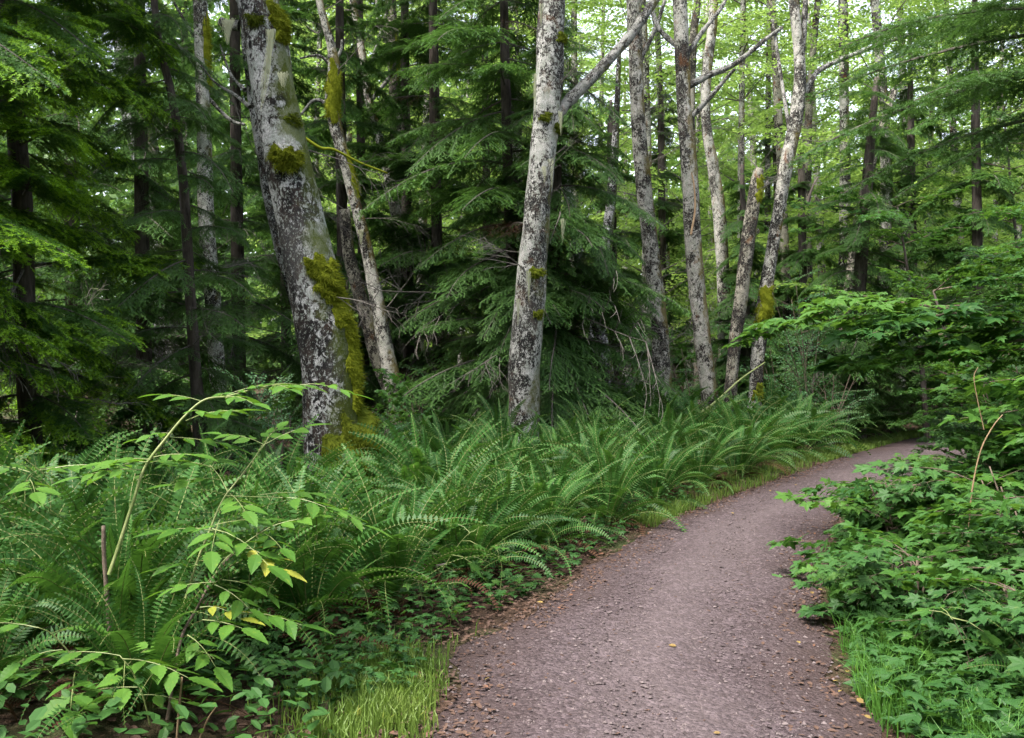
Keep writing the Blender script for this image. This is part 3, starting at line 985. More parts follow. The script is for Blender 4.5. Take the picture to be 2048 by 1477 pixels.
alder('alder_tree', [(1220, 790, 26), (1205, 690, 26), (1185, 610, 26), (1160, 520, 24)], 16.5, 'pale leaning trunk glimpsed through the right hemlock boughs', M['alder'], 30, 8.0, crown_n=0)
alder('alder_tree', [(1180, 790, 26), (1190, 660, 25), (1206, 560, 24)], 17.5, 'crooked pale trunk glimpsed low behind the right hemlock boughs', M['alder'], 31, 7.0, crown_n=0)

# ------------------------------------------------------------------ conifers
conifer('hemlock_tree', [(400, 850, 28), (392, 760, 25), (384, 640, 22), (374, 480, 20), (364, 340, 18), (345, 200, 16), (322, 100, 15), (308, 0, 14)], 9.8, 'young hemlock with drooping blue-green boughs left of the leaning trunk', 41, 9.5, 1.35, 0.9, 62, taper=0.6, dead=9)
conifer('douglas_fir', [(60, 860, 42), (52, 700, 40), (45, 430, 38), (25, 170, 36), (15, 0, 34)], 9.0, 'fir with lime-green shoot tips at the left edge', 42, 14.0, 2.0, 0.7, 95, FIR, taper=0.5, dead=12)
conifer('douglas_fir', [(-190, 860, 40), (-200, 0, 34)], 7.6, 'fir whose bright tipped boughs reach in from beyond the left edge', 43, 14.0, 2.1, 0.6, 88, FIR, taper=0.45, dead=4)
conifer('hemlock_tree', [(1035, 850, 28), (1028, 620, 24), (1020, 450, 23), (1013, 250, 20), (1008, 0, 17)], 14.6, 'tall dark hemlock directly behind the speckled trunk', 44, 15.0, 2.9, 0.8, 98, HEM + DEADB, taper=0.75, dead=14, bare_to=3)
conifer('hemlock_tree', [(1100, 860, 30), (1106, 640, 24), (1112, 400, 20), (1120, 200, 13)], 14.0, 'broad hemlock with boughs sweeping down to the right of the speckled trunk', 45, 6.6, 2.75, 0.6, 72, taper=0.75, dead=12, el=(-0.55, 0.0))
conifer('hemlock_tree', [(880, 830, 26), (872, 400, 22), (866, 0, 18)], 16.5, 'dark hemlock left of the speckled trunk, filling the gap', 46, 13.0, 2.4, 0.8, 80, HEM + DEADB, taper=0.7, dead=12)
conifer('hemlock_tree', [(1714, 740, 32), (1716, 660, 30), (1720, 560, 27), (1732, 400, 22), (1742, 270, 17), (1754, 156, 12)], 18.0, 'broken-topped young hemlock with tiered boughs before the bright canopy', 47, 7.2, 1.9, 0.9, 56, HEM, top_open=True, dead=9, taper=0.6, rmin=0.7)
conifer('hemlock_tree', [(1490, 800, 22), (1490, 600, 18), (1486, 420, 12), (1484, 330, 6)], 19.5, 'small hemlock behind the broken snag', 48, 5.8, 1.7, 0.6, 44, HEM_FAR, dead=3, taper=0.8)
far_hem = [(820, 17.5, 12, 2.2, 'hemlock filling the gap between the slim crooked trunk and the dark hemlock'),
           (690, 16.0, 11, 1.9, 'hemlock close behind the slim crooked trunk'),
           (290, 13.0, 11, 1.9, 'hemlock close behind the left stout pale trunk'),
           (150, 12.5, 12, 1.9, 'dark hemlock standing between the fir and the young hemlock'),
           (480, 14.5, 12, 1.8, 'hemlock half hidden left of the leaning trunk'),
           (575, 18.5, 13, 2.2, 'hemlock deep in the shade right behind the leaning trunk'),
           (730, 19, 12, 2.0, 'hemlock behind the slim crooked trunk'),
           (-40, 14.5, 13, 2.2, 'hemlock behind the fir at the left edge'),
           (380, 22, 14, 2.4, 'farthest dark hemlock behind the young one'),
           (980, 22, 12, 2.2, 'distant hemlock behind the tall dark one'),
           (1230, 21, 7, 2.0, 'low hemlock behind the pale trunks'),
           (1610, 23, 6, 1.9, 'low hemlock behind the leaning white trunk'),
           (1560, 27, 9, 2.1, 'distant hemlock seen over the broken snag'),
           (1330, 25, 9, 2.1, 'distant hemlock between the pale trunks'),
           (1830, 22, 9, 2.2, 'hemlock at the bend of the path'),
           (1960, 19, 10, 2.2, 'hemlock behind the maple shrubs at the right')]
for k, (x, d, H, R, lab) in enumerate(far_hem):
    conifer('hemlock_tree', [(x, 840, 30 * 14 / d), (x - 8, 300, 24 * 14 / d)], d, lab, 60 + k, H, R, 0.7, 68 if x < 600 else 48, HEM_FAR if d > 15 else HEM, taper=0.7, dead=10 if d < 18 else 4, bare_to=3.2, group='background hemlocks')
# the overhanging bough at the upper right belongs to a tree whose trunk stands beyond the frame
conifer('hemlock_tree', [(2300, 900, 60), (2290, 300, 54), (2285, -100, 48)], 8.4, 'shaggy hemlock beyond the right edge, boughs hanging over the path', 49, 12.0, 2.6, 3.8, 9, DROOP, dead=0, taper=0.35, dense=1.0, el=(-0.1, 0.25), azr=(PI - 1.1, PI + 0.9))
e49 = [o for o in COL.objects if o.name.startswith('hemlock_tree') and o.get('label', '').startswith('shaggy')][0]
for p0, az, el, sc in (((2240, 130), PI + .02, -0.10, 1.30), ((2260, 60), PI - .2, 0.05, 1.15), ((2240, 160), PI + .35, 0.0, 1.1), ((2220, 20), PI + .1, 0.0, 1.1), ((2250, 210), PI - .1, -0.12, 1.1), ((2180, -20), PI + .5, 0.1, 1.0), ((2180, 0), PI - .5, 0.1, 1.0)):
    P = px(*p0, 8.4)
    link('bough', DROOP[int(sc * 100) % 3], e49, P - e49.location, (0.1, -el, az), sc)

# ------------------------------------------------------------------ bright broadleaf trees behind
rb = random.Random(5)
far_broad = []
for k in range(44):
    d = 24 + 22 * (k % 6) / 5 + rb.uniform(-2, 2)
    x = 640 + (k * 0.618 % 1.0) * 1560
    far_broad.append((x, d))
for k, (x, d) in enumerate(far_broad):
    H = rb.uniform(13, 19)
    P0 = px(x, 700, d)
    base = Vector((P0.x, P0.y, 0.0))
    side = 'right of' if x > 1590 else 'between' if x > 1300 else 'left of'
    lab = {'right of': 'sunlit alder in the bright canopy behind the broken-topped hemlock', 'between': 'sunlit alder in the bright canopy behind the pale trunks', 'left of': 'sunlit alder glimpsed behind the dark hemlocks'}[side]
    e = empty('background_alder', base, lab, 'tree', lab.split('alder')[1].strip() + ' alders')
    w = rb.uniform(0.18, 0.34)
    pts = [base + Vector((0, 0, -.1)), base + Vector((rb.uniform(-.3, .3), 0, H * .4)), base + Vector((rb.uniform(-.8, .8), 0, H))]
    me, S = trunk_mesh(pts, [w / 2, w * .4, .04], base, M['alder_far'], k, 9)
    link('trunk', me, e)
    nb = 46
    for j in range(nb):
        z = 1.6 + (H - 1.8) * (j + rb.random()) / nb
        p, q = at_height(S, z)
        link('leafy_branch', rb.choice(FARB), e, p - base, (rb.uniform(-.4, .4), -rb.uniform(0.0, 0.6), j * 2.399 + rb.uniform(-.5, .5)), rb.uniform(0.6, 1.05))


def build_far_forest():
    """the wood beyond reads as one mass: leaf-sized faces gathered in clumps round many stems"""
    r = np.random.RandomState(9)
    C, S = [], []
    for k in range(560):
        y = r.uniform(46, 85)
        x = r.uniform(-0.75, 0.75) * y
        H = r.uniform(13, 27) if x < 0.02 * y else r.uniform(9, 15)
        nC = 34
        cz = r.uniform(0.5, H, nC)
        rad = 0.6 + 2.2 * np.sin(np.clip(cz / H, 0, 1) * PI * 0.85 + 0.25)
        a = r.rand(nC) * 6.28
        q = rad * np.sqrt(r.rand(nC))
        for j in range(nC):
            c = np.array([x + q[j] * math.cos(a[j]), y + q[j] * math.sin(a[j]), cz[j]])
            m = 16
            C.append(c + r.randn(m, 3) * np.array([0.5, 0.5, 0.28]))
    # unseen wood behind and to both sides of the viewer, added to shade low skylight
    for k in range(150):
        a = r.uniform(math.radians(150), math.radians(390))
        q0 = r.uniform(10, 24)
        x, y = q0 * math.cos(a), q0 * math.sin(a) - 1.0
        if abs(x) < 3.0 and y > -14:
            continue
        H = r.uniform(7, 13)
        for j in range(34):
            z = r.uniform(0.2, H)
            rad = 0.5 + 1.9 * math.sin(min(z / H, 1) * PI * 0.85 + 0.25)
            t, w = r.rand() * 6.28, rad * math.sqrt(r.rand())
            C.append(np.array([x + w * math.cos(t), y + w * math.sin(t), z]) + r.randn(16, 3) * np.array([0.45, 0.45, 0.22]))
    C = np.concatenate(C)
    n = len(C)
    d = r.randn(n, 3)
    d[:, 2] *= 0.5
    d /= np.linalg.norm(d, axis=1)[:, None]
    u = r.randn(n, 3)
    s = np.cross(d, u)
    s /= np.linalg.norm(s, axis=1)[:, None]
    sz = (0.16 + 0.16 * r.rand(n))[:, None]
    V = np.stack([C - d * sz, C + s * sz * .6, C + d * sz, C - s * sz * .6], 1).reshape(-1, 3)
    F = np.arange(4 * n).reshape(n, 4)
    tag(link('forest', np_mesh('forest', V, F, M['far_leaf'])), 'far green wood filling the distance behind the trunks', 'woods', kind='stuff')


build_far_forest()


# ------------------------------------------------------------------ ferns
def frond_mesh(seed, L, e0, e1, mats, npin=40, wid=0.085, curl=0.0):
    """sword-fern frond rising along +X: stalk and narrow, slightly folded pinnae"""
    r = random.Random(seed)
    mb = MB()
    n = 18
    pts = [Vector((0, 0, 0))]
    tans = []
    yaw = r.uniform(-.15, .15)
    for k in range(n):
        f = k / (n - 1)
        e = e0 + (e1 - e0) * f ** 1.5
        y = yaw * f + curl * f * f
        t = Vector((math.cos(e) * math.cos(y), math.cos(e) * math.sin(y), math.sin(e)))
        tans.append(t)
        pts.append(pts[-1] + t * L / n)
    tans.append(tans[-1])
    mb.tube(pts, [0.0042 * (1 - 0.8 * k / n) + 0.0006 for k in range(n + 1)], 4, 0, False)
    roll = r.uniform(-.2, .2)
    twist = (-1.0, 0.75, -0.4, 1.1, 0.1, -0.75, 0.5)[seed % 7]
    for i in range(npin):
        s = 0.13 + 0.87 * (i + 0.5) / npin
        x = s * n
        k = min(int(x), n - 1)
        p = pts[k] + (pts[k + 1] - pts[k]) * (x - k)
        t = tans[k]
        side = t.cross(Vector((0, 0, 1)))
        side = side.normalized() if side.length > .02 else Vector((0, -1, 0))
        up = side.cross(t)
        q = twist * (0.45 + 0.55 * s)
        side = side * math.cos(q) + up * math.sin(q)
        up = side.cross(t)
        g = (s - 0.13) / 0.87
        w = wid * min(1.0, 0.55 + g * 2.4) * (1 - g ** 2.2) ** 0.8 * (1.0 - 0.15 * g) + 0.006
        hw = 0.40 * L * 0.87 / npin
        for sg in (-1, 1):
            ln = w * r.uniform(0.88, 1.08)
            d = (side * sg + t * 0.22 + up * (0.22 + roll * sg)).normalized()
            dr = -up * 0.16 * ln
            tw = (t * 0.9 + up * r.uniform(0.1, 0.5)).normalized()
            a, b, c = p, p + d * ln * 0.45 + dr * 0.2, p + d * ln + dr
            mb.poly([tuple(a - tw * hw * .75), tuple(a + tw * hw * .9), tuple(b + tw * hw * .8), tuple(b - tw * hw * .8), tuple(c)], [(0, 1, 2, 3), (3, 2, 4)], 1)
    return mb.mesh('frond', mats)


GF = [M['rachis'], M['fern']]
R_ = math.radians
FR_UP = [frond_mesh(s, 1.10, R_(86 - 2 * s), R_(36 - 10 * s), GF, 32, 0.085) for s in range(7)]
FR_OUT = [frond_mesh(10 + s, 1.05, R_(68 - 3 * s), R_(-12 - 7 * s), GF, 31, 0.082, (s % 3 - 1) * .25) for s in range(7)]
FR_LOW = [frond_mesh(20 + s, 0.85, R_(38 - 8 * s), R_(-25 - 6 * s), GF, 26, 0.070, (s - 1) * .4) for s in range(3)]
FR_DEAD = [frond_mesh(30 + s, 0.75, R_(25 - 12 * s), R_(-60), [M['dead_fern'], M['dead_fern']], 26, 0.06, (s - 1) * .6) for s in range(3)]
FAR_UP = [frond_mesh(40 + s, 1.10, R_(84 - 4 * s), R_(25 - 14 * s), GF, 27, 0.090) for s in range(5)]
FAR_OUT = [frond_mesh(50 + s, 1.05, R_(62 - 5 * s), R_(-25 - 10 * s), GF, 26, 0.088, (s - 1) * .25) for s in range(5)]
NFERN = 0


def fern(x, y, sc, label, group, seed, n=36, dead=4, lean=(0, 0)):
    global NFERN
    NFERN += 1
    r = random.Random(seed)
    z = float(gh(x, y)) - 0.02
    e = empty('sword_fern', (x, y, z), label, 'fern', group, r.uniform(0, 6.28))
    rz = e.rotation_euler.z
    for k in range(n):
        a = k * 2.399 + r.uniform(-.35, .35)
        f = k / n
        me = r.choice(FAR_UP if f < .65 else FAR_OUT) if y > 13.5 else r.choice(FR_UP if f < 0.68 else FR_OUT if f < 0.93 else FR_LOW)
        wa = a + rz
        tilt = 0.25 * (lean[0] * math.cos(wa) + lean[1] * math.sin(wa))
        link('frond', me, e, (0.05 * math.cos(a), 0.05 * math.sin(a), 0.02), (r.uniform(-.3, .3), r.uniform(-.14, .12) + tilt, a), sc * r.uniform(0.72, 1.08))
    for k in range(dead):
        a = r.uniform(0, 6.28)
        link('dead_frond', r.choice(FR_DEAD), e, (0.05 * math.cos(a), 0.05 * math.sin(a), 0.05), (r.uniform(-.6, .6), r.uniform(-.1, .2), a), sc * r.uniform(.7, 1.1))
    return e


def zone(x, y, row):
    """which stretch of the fern belt, told by what stands there"""
    if y > 17:
        return 'sword fern at the far end of the fern belt by the bend'
    if y > 14:
        return ('sword fern on the path side of the belt past the leaning white trunk', 'sword fern deep in the belt at the feet of the pale trunks')[row > 0]
    if y > 11.5:
        return ('sword fern on the path edge below the right hemlock', 'sword fern in the middle of the belt below the right hemlock', 'sword fern at the back of the belt under the right hemlock boughs')[min(row, 2)]
    if y > 9:
        return ('sword fern on the path edge in front of the speckled trunk', 'sword fern in the middle of the belt before the speckled trunk', 'sword fern at the back of the belt around the speckled trunk')[min(row, 2)]
    if y > 6.6:
        return ('sword fern on the path edge right of the leaning trunk', 'sword fern in the middle of the belt right of the leaning trunk', 'sword fern at the foot of the thick leaning trunk')[min(row, 2)]
    return 'sword fern nearest the camera on the left path edge'


rf = random.Random(77)
for row, off in enumerate((0.62, 1.35, 2.15, 3.0)):
    y = 6.6 if row == 0 else 6.9
    while y < 19.5:
        sl = float((path_l(y + .3) - path_l(y - .3)) / .6)
        nx, ny = -1 / math.sqrt(1 + sl * sl), sl / math.sqrt(1 + sl * sl)
        o = off + rf.uniform(-.18, .18) + (0.2 if y > 13 else 0)
        x0, y0 = float(path_l(y)) + nx * o, y + ny * o
        far = y > 13
        if not (row == 3 and y < 9):
            fern(x0, y0, rf.uniform(0.82, 1.06) * (1.0 if row else 0.92) * (1.15 if y > 12.5 else 1.0), zone(x0, y, row), 'sword ferns of the belt along the path', int(y * 1000) + row, 26 if far else 36, 0 if (far or row) else 8, (0.5, -0.5) if row < 2 else (0, 0))
        y += rf.uniform(0.52, 0.72) * (1.25 if row > 1 else 1.0) / math.sqrt(1 + sl * sl) ** 0.5
# ferns of the left foreground
left_ferns = [(-1.45, 5.25), (-1.85, 4.6), (-2.3, 4.25), (-1.15, 5.55), (-2.7, 4.05), (-1.6, 4.25), (-2.15, 5.2), (-0.75, 6.15), (-1.25, 5.95), (-1.75, 6.25), (-2.2, 5.7), (-2.75, 6.0), (-3.2, 5.6), (-1.0, 6.9), (-1.55, 7.1), (-2.1, 7.0), (-2.7, 7.2), (-3.3, 6.9), (-3.9, 6.5), (-0.45, 7.3), (-0.6, 8.1),
              (-1.2, 8.2), (-2.0, 8.3), (-2.9, 8.4), (-3.8, 8.1), (-4.6, 7.6), (-1.9, 5.0), (-2.45, 4.9), (-3.0, 4.7), (-4.5, 9.0), (-3.3, 9.6), (-1.2, 9.9), (-0.3, 8.9), (-2.3, 10.4), (-5.2, 8.6)]
for k, (x, y) in enumerate(left_ferns):
    lab = ('sword fern at the left behind the elder shoots' if x < -1.6 and y < 6.6 else 'sword fern in the shade at the far left, under the fir' if x < -3 else
           'sword fern directly behind the grass patch, left of the path' if y < 6.6 else 'sword fern left of the foot of the leaning trunk' if x < -1.5 else 'sword fern around the foot of the leaning trunk')
    foot = 560 < CXP + x / y * FPX < 790 and y > 6.3
    fern(x, y, 0.62 if foot else 0.7 if y < 4.5 else rf.uniform(0.85, 1.08), lab, 'sword ferns at the left', 500 + k, 34, 5 if y < 6.5 else 1, (0.2, -0.4))


def dead_fern(x, y, label, seed, n=16):
    r = random.Random(seed)
    e = empty('dead_fern', (x, y, float(gh(x, y))), label, 'fern', 'collapsed dead ferns')
    for k in range(n):
        a = r.uniform(0, 6.28)
        link('dead_frond', r.choice(FR_DEAD), e, (0.06 * math.cos(a), 0.06 * math.sin(a), r.uniform(.02, .16)), (r.uniform(-.9, .9), r.uniform(-.1, .25), a), r.uniform(.5, .85))


dead_fern(-1.12, 5.25, 'collapsed red-brown fern between the elder shoots and the grass patch', 901, 20)
dead_fern(-0.62, 6.2, 'small brown collapsed fern below the grey dead branch', 902, 10)
fern(2.42, 4.35, 0.55, 'small bright fern in the lower right corner', None, 903, 10, 1, (-.5, -.3))


# ------------------------------------------------------------------ elder shoots in the left foreground
def compound_leaf(seed, pairs=3, size=0.115, mat='elder', droop=0.25):
    r = random.Random(seed)
    mb = MB()
    L = size * (pairs + 0.6) * 0.62
    pts = [Vector((L * t, 0, -droop * L * t * t + 0.02 * t)) for t in (0, .25, .5, .75, 1)]
    mb.tube(pts, [0.0024, 0.002, 0.0017, 0.0014, 0.001], 4, 0, False)
    for i in range(pairs):
        t = 0.32 + 0.62 * i / max(1, pairs - 0.4)
        p = Vector((L * t, 0, -droop * L * t * t + 0.02 * t))
        for sg in (-1, 1):
            d = Vector((0.55 + r.uniform(-.15, .15), sg * (0.9 + r.uniform(-.1, .1)), r.uniform(-.40, 0.05)))
            put_leaf(mb, TOOTHED, p + d.normalized() * 0.006, d, Vector((r.uniform(-.3, .3), r.uniform(-.3, .3), 1)), size * r.uniform(0.8, 1.1) * (0.85 + 0.15 * i / pairs), 1)
    p = pts[-1]
    put_leaf(mb, TOOTHED, p, Vector((1, r.uniform(-.2, .2), -.25)), Vector((r.uniform(-.2, .2), r.uniform(-.2, .2), 1)), size * 1.12, 1)
    return mb.mesh('leaf_spray', [M['stem_green'], M[mat]])


ELDER = [compound_leaf(s, 2 + s % 2, 0.126, 'elder', 0.15 + 0.1 * (s % 3)) for s in range(6)]


M['elder_yellow'] = leaf_mat('yellowing elder leaf', (0.15, 0.19, 0.02), (0.30, 0.30, 0.05), (0.25, 0.27, 0.03), 0.36, 0.5, 0.2, 9.0)
ELDER_Y = [compound_leaf(30 + s, 2, 0.135, 'elder_yellow', 0.5) for s in range(2)]


def shoot(name, label, stems, leaves, cat='shrub', group=None, mesh=None):
    """stems: (pixel points, distance list, r0, r1, material); leaves: (x, y, d, azimuth deg, elevation deg, scale)"""
    P0 = px(*stems[0][0][0], stems[0][1])
    base = Vector((P0.x, P0.y, float(gh(P0.x, P0.y))))
    e = empty(name, base, label, cat, group)
    for pts, d0, r0, r1, mat, dl in stems:
        m = len(pts)
        W = [px(x, y, d0 + dl * i / (m - 1)) for i, (x, y) in enumerate(pts)]
        limb(e, base, W, [0.72 * (r0 + (r1 - r0) * i / (m - 1)) for i in range(m)], M[mat], 'stem')
    for k, (x, y, d, az, el, sc) in enumerate(leaves):
        link('leaf_spray', (mesh or ELDER)[k % len(mesh or ELDER)], e, px(x, y, d) - base, (0, R_(-el), R_(az)), sc)
    return e


shoot('elder_shrub', 'tall elder shoot arching right over the ferns from a dead brown stick', [
    ([(232, 1400), (222, 1290), (213, 1180), (208, 1110), (207, 1052)], 4.4, 0.016, 0.012, 'stem_brown', 0),
    ([(218, 1150), (240, 1085), (266, 1005), (290, 935), (330, 880), (372, 830), (410, 800), (452, 794)], 4.4, 0.013, 0.006, 'stem_green', 0.25),
    ([(452, 794), (510, 778), (560, 768), (600, 770)], 4.65, 0.005, 0.002, 'stem_green', 0.1)],
    [(400, 802, 4.62, 175, 12, 0.9), (440, 796, 4.65, 100, 10, .9), (450, 796, 4.65, -35, 8, .95), (520, 778, 4.7, 40, 5, .9), (545, 772, 4.7, -50, 5, .8), (600, 770, 4.75, 5, 5, .85), (385, 822, 4.6, -60, 5, .6),
     (372, 842, 4.6, -20, 20, 1.05), (345, 868, 4.58, 170, 5, .75), (330, 875, 4.55, 20, -5, 1.0), (300, 920, 4.5, 185, 5, 1.0), (296, 925, 4.5, 150, 0, 1.1), (305, 915, 4.52, -15, 8, 1.0), (282, 940, 4.5, 200, 5, .9), (290, 930, 4.5, 60, 10, 1.0), (455, 790, 4.68, 10, 20, .6)], 'shrub', 'elder shoots')
shoot('elder_shrub', 'elder shoot with leaves at two forks, between the arching shoot and the grass', [
    ([(318, 1420), (335, 1330), (362, 1230), (392, 1130), (420, 1060), (446, 1000), (480, 955), (532, 886)], 4.3, 0.011, 0.004, 'stem_green', 0.35),
    ([(452, 992), (500, 994), (560, 996), (600, 1005)], 4.55, 0.004, 0.002, 'stem_green', 0.1), ([(456, 985), (440, 955), (420, 930)], 4.55, 0.004, 0.002, 'stem_green', 0.1)],
    [(532, 888, 4.65, 20, 25, .95), (528, 890, 4.65, 160, 20, .85), (530, 888, 4.65, 80, 35, .8), (520, 990, 4.6, 20, 2, 1.0), (560, 996, 4.6, -15, 0, 1.15), (600, 1005, 4.65, 5, -5, 1.1), (424, 935, 4.6, 170, 10, 1.1), (424, 935, 4.6, 100, 10, 1.0), (440, 960, 4.6, -160, 10, 1.),
     (460, 988, 4.6, -60, -5, .95), (425, 1062, 4.45, -170, 10, 1.0), (425, 1058, 4.45, -30, -5, 1.25), (430, 1050, 4.45, 25, 5, 1.15), (440, 1040, 4.45, -80, -5, 1.1), (395, 1130, 4.4, 165, 5, .9)], 'shrub', 'elder shoots')
shoot('elder_shrub', 'elder shoot with a few yellowing leaves hanging low near the dead ferns', [
    ([(335, 1440), (348, 1350), (365, 1270), (395, 1215), (430, 1150), (470, 1105), (535, 1055)], 4.15, 0.012, 0.004, 'stem_brown', 0.35),
    ([(430, 1150), (450, 1120), (500, 1080), (540, 1055)], 4.3, 0.006, 0.003, 'stem_green', 0.1)],
    [(535, 1056, 4.5, 10, 15, 1.0), (530, 1060, 4.5, 70, 10, .9), (520, 1066, 4.5, -45, 0, .9), (480, 1095, 4.4, -20, 0, .95), (432, 1165, 4.25, 175, -5, .8), (430, 1170, 4.25, -20, -18, .95), (445, 1160, 4.25, 20, -10, .9), (400, 1215, 4.2, -10, 10, .8),
     (405, 1240, 4.2, -25, 0, 1.05), (460, 1225, 4.25, 0, 0, 1.1), (375, 1270, 4.15, -35, -15, 1.0)], 'shrub', 'elder shoots', ELDER[:3] + ELDER_Y[:1] + ELDER[3:] + ELDER_Y[1:])
shoot('elder_shrub', 'low elder sprig with broad leaves in the dark left corner', [
    ([(200, 1400), (150, 1320), (105, 1270), (75, 1255)], 4.15, 0.006, 0.003, 'stem_green', -.1)],
    [(75, 1256, 4.05, 170, 5, 1.15), (100, 1268, 4.05, 60, 5, .8), (125, 1300, 4.08, 190, -5, 1.15), (130, 1330, 4.1, 175, -10, 1.1), (150, 1345, 4.1, -70, -10, 1.2), (140, 1320, 4.1, 20, 0, .9)], 'shrub', 'elder shoots')
shoot('elder_shrub', 'low elder sprig spreading level leaves beside the tan dry stalk', [
    ([(300, 1450), (285, 1390), (262, 1340), (240, 1312)], 4.05, 0.006, 0.003, 'stem_green', 0)],
    [(240, 1312, 4.05, 175, 5, 1.1), (245, 1318, 4.05, -20, 3, 1.15), (250, 1325, 4.05, -70, 3, 1.0), (275, 1375, 4.05, 170, -5, 1.0), (280, 1390, 4.05, 10, -5, .9), (255, 1330, 4.05, 80, 15, 1.0)], 'shrub', 'elder shoots')
shoot('elder_shrub', 'small elder sprig half buried in the ferns at the left edge', [
    ([(60, 1120), (50, 1000), (60, 950), (110, 935)], 5.4, 0.005, 0.002, 'stem_green', 0)],
    [(110, 936, 5.4, 5, 5, 1.3), (60, 945, 5.4, 160, 10, 1.4), (70, 945, 5.4, 80, 12, 1.2), (60, 960, 5.4, -60, 0, 1.2)], 'shrub', 'elder shoots')
shoot('dry_stalk', 'tan dry stalk standing broken beside the elder stems', [([(352, 1500), (358, 1420), (364, 1355)], 3.95, 0.007, 0.006, 'stem_tan', 0), ([(395, 1490), (415, 1440), (432, 1415)], 4.0, 0.006, 0.004, 'stem_tan', 0)], [], 'stalk')


# ------------------------------------------------------------------ thimbleberry sprigs left of the path
def berry_leaf(seed, size=0.13):
    mb = MB()
    r = random.Random(seed)
    mb.tube([Vector((0, 0, 0)), Vector((0.05, 0, 0.015)), Vector((0.1, 0, 0.01))], [.0018, .0015, .001], 3, 0, False)
    put_leaf(mb, PALM, Vector((0.09, 0, .01)), Vector((1, 0, -.25)), Vector((r.uniform(-.2, .2), r.uniform(-.2, .2), 1)), size, 1)
    return mb.mesh('leaf', [M['stem_green'], M['maple']])


BLEAF = [berry_leaf(s) for s in range(4)]
shoot('thimbleberry_plant', 'thimbleberry sprig with lobed leaves standing before the ferns left of the path', [
    ([(858, 1185), (880, 1150), (900, 1115), (925, 1080), (945, 1062)], 6.4, 0.005, 0.002, 'stem_green', 0), ([(880, 1150), (862, 1100), (855, 1085)], 6.4, 0.003, 0.002, 'stem_green', 0)],
    [(900, 1112, 6.4, 190, 0, 1.3), (905, 1110, 6.4, -30, -20, 1.5), (925, 1082, 6.4, -40, -10, 1.3), (945, 1064, 6.4, 10, 15, 1.2), (940, 1066, 6.4, 150, 20, 1.1), (855, 1086, 6.4, 30, 10, .9), (858, 1088, 6.4, 170, 20, .9), (870, 1135, 6.4, 0, 0, .7)], 'plant', None, BLEAF)
for k, (x, y, d) in enumerate(((840, 1240, 5.9), (1000, 1180, 6.5), (760, 1265, 5.6), (900, 1250, 5.8))):
    lv = [(x + rf.uniform(-35, 35), y - 10 - rf.uniform(0, 75), d + rf.uniform(-.1, .1), rf.uniform(0, 360), rf.uniform(-15, 20), rf.uniform(.5, .85)) for _ in range(13)]
    shoot('thimbleberry_plant', ('young thimbleberry under the taller sprig left of the path', 'young thimbleberry close to the gravel edge', 'young thimbleberry before the dead fern fronds', 'young thimbleberry between two others at the verge')[k],
          [([(x, y + 5), (x + 4, y - 40), (x - 5, y - 80)], d, 0.004, 0.0015, 'stem_green', 0)], lv, 'plant', 'young thimbleberries', BLEAF)


# ------------------------------------------------------------------ broadleaf shrubs right of the path
def shrub(name, x, y, label, meshes, n, h, sc, seed, group=None, el=(-0.1, 0.9), cat='shrub', zmin=0.1, az=None, stems=4):
    r = random.Random(seed)
    base = Vector((x, y, float(gh(x, y))))
    e = empty(name, base, label, cat, group)
    S = []
    for k in range(stems):
        a = r.uniform(0, 6.28)
        q = h * r.uniform(0.15, 0.4)
        pts = [Vector((0, 0, -.05)), Vector((q * .3 * math.cos(a), q * .3 * math.sin(a), h * .4)), Vector((q * math.cos(a), q * math.sin(a), h * r.uniform(.85, 1.05)))]
        S.append(spline([tuple(p) for p in pts], 8))
        mb = MB()
        mb.tube([Vector(s) for s in S[-1]], [0.012 * (1 - .8 * i / 16) + .002 for i in range(17)], 5)
        link('stem', mb.mesh('stem', [M['stem_brown']], True), e)
    for k in range(n):
        s = S[k % stems]
        f = zmin + (1 - zmin) * r.random() ** 0.8
        p = Vector(s[min(16, int(f * 16))])
        a = r.uniform(0, 6.28) if az is None else r.uniform(*az)
        link('leafy_branch', r.choice(meshes), e, p, (r.uniform(-.3, .3), -r.uniform(*el), a), sc * r.uniform(.65, 1.15))
    return e


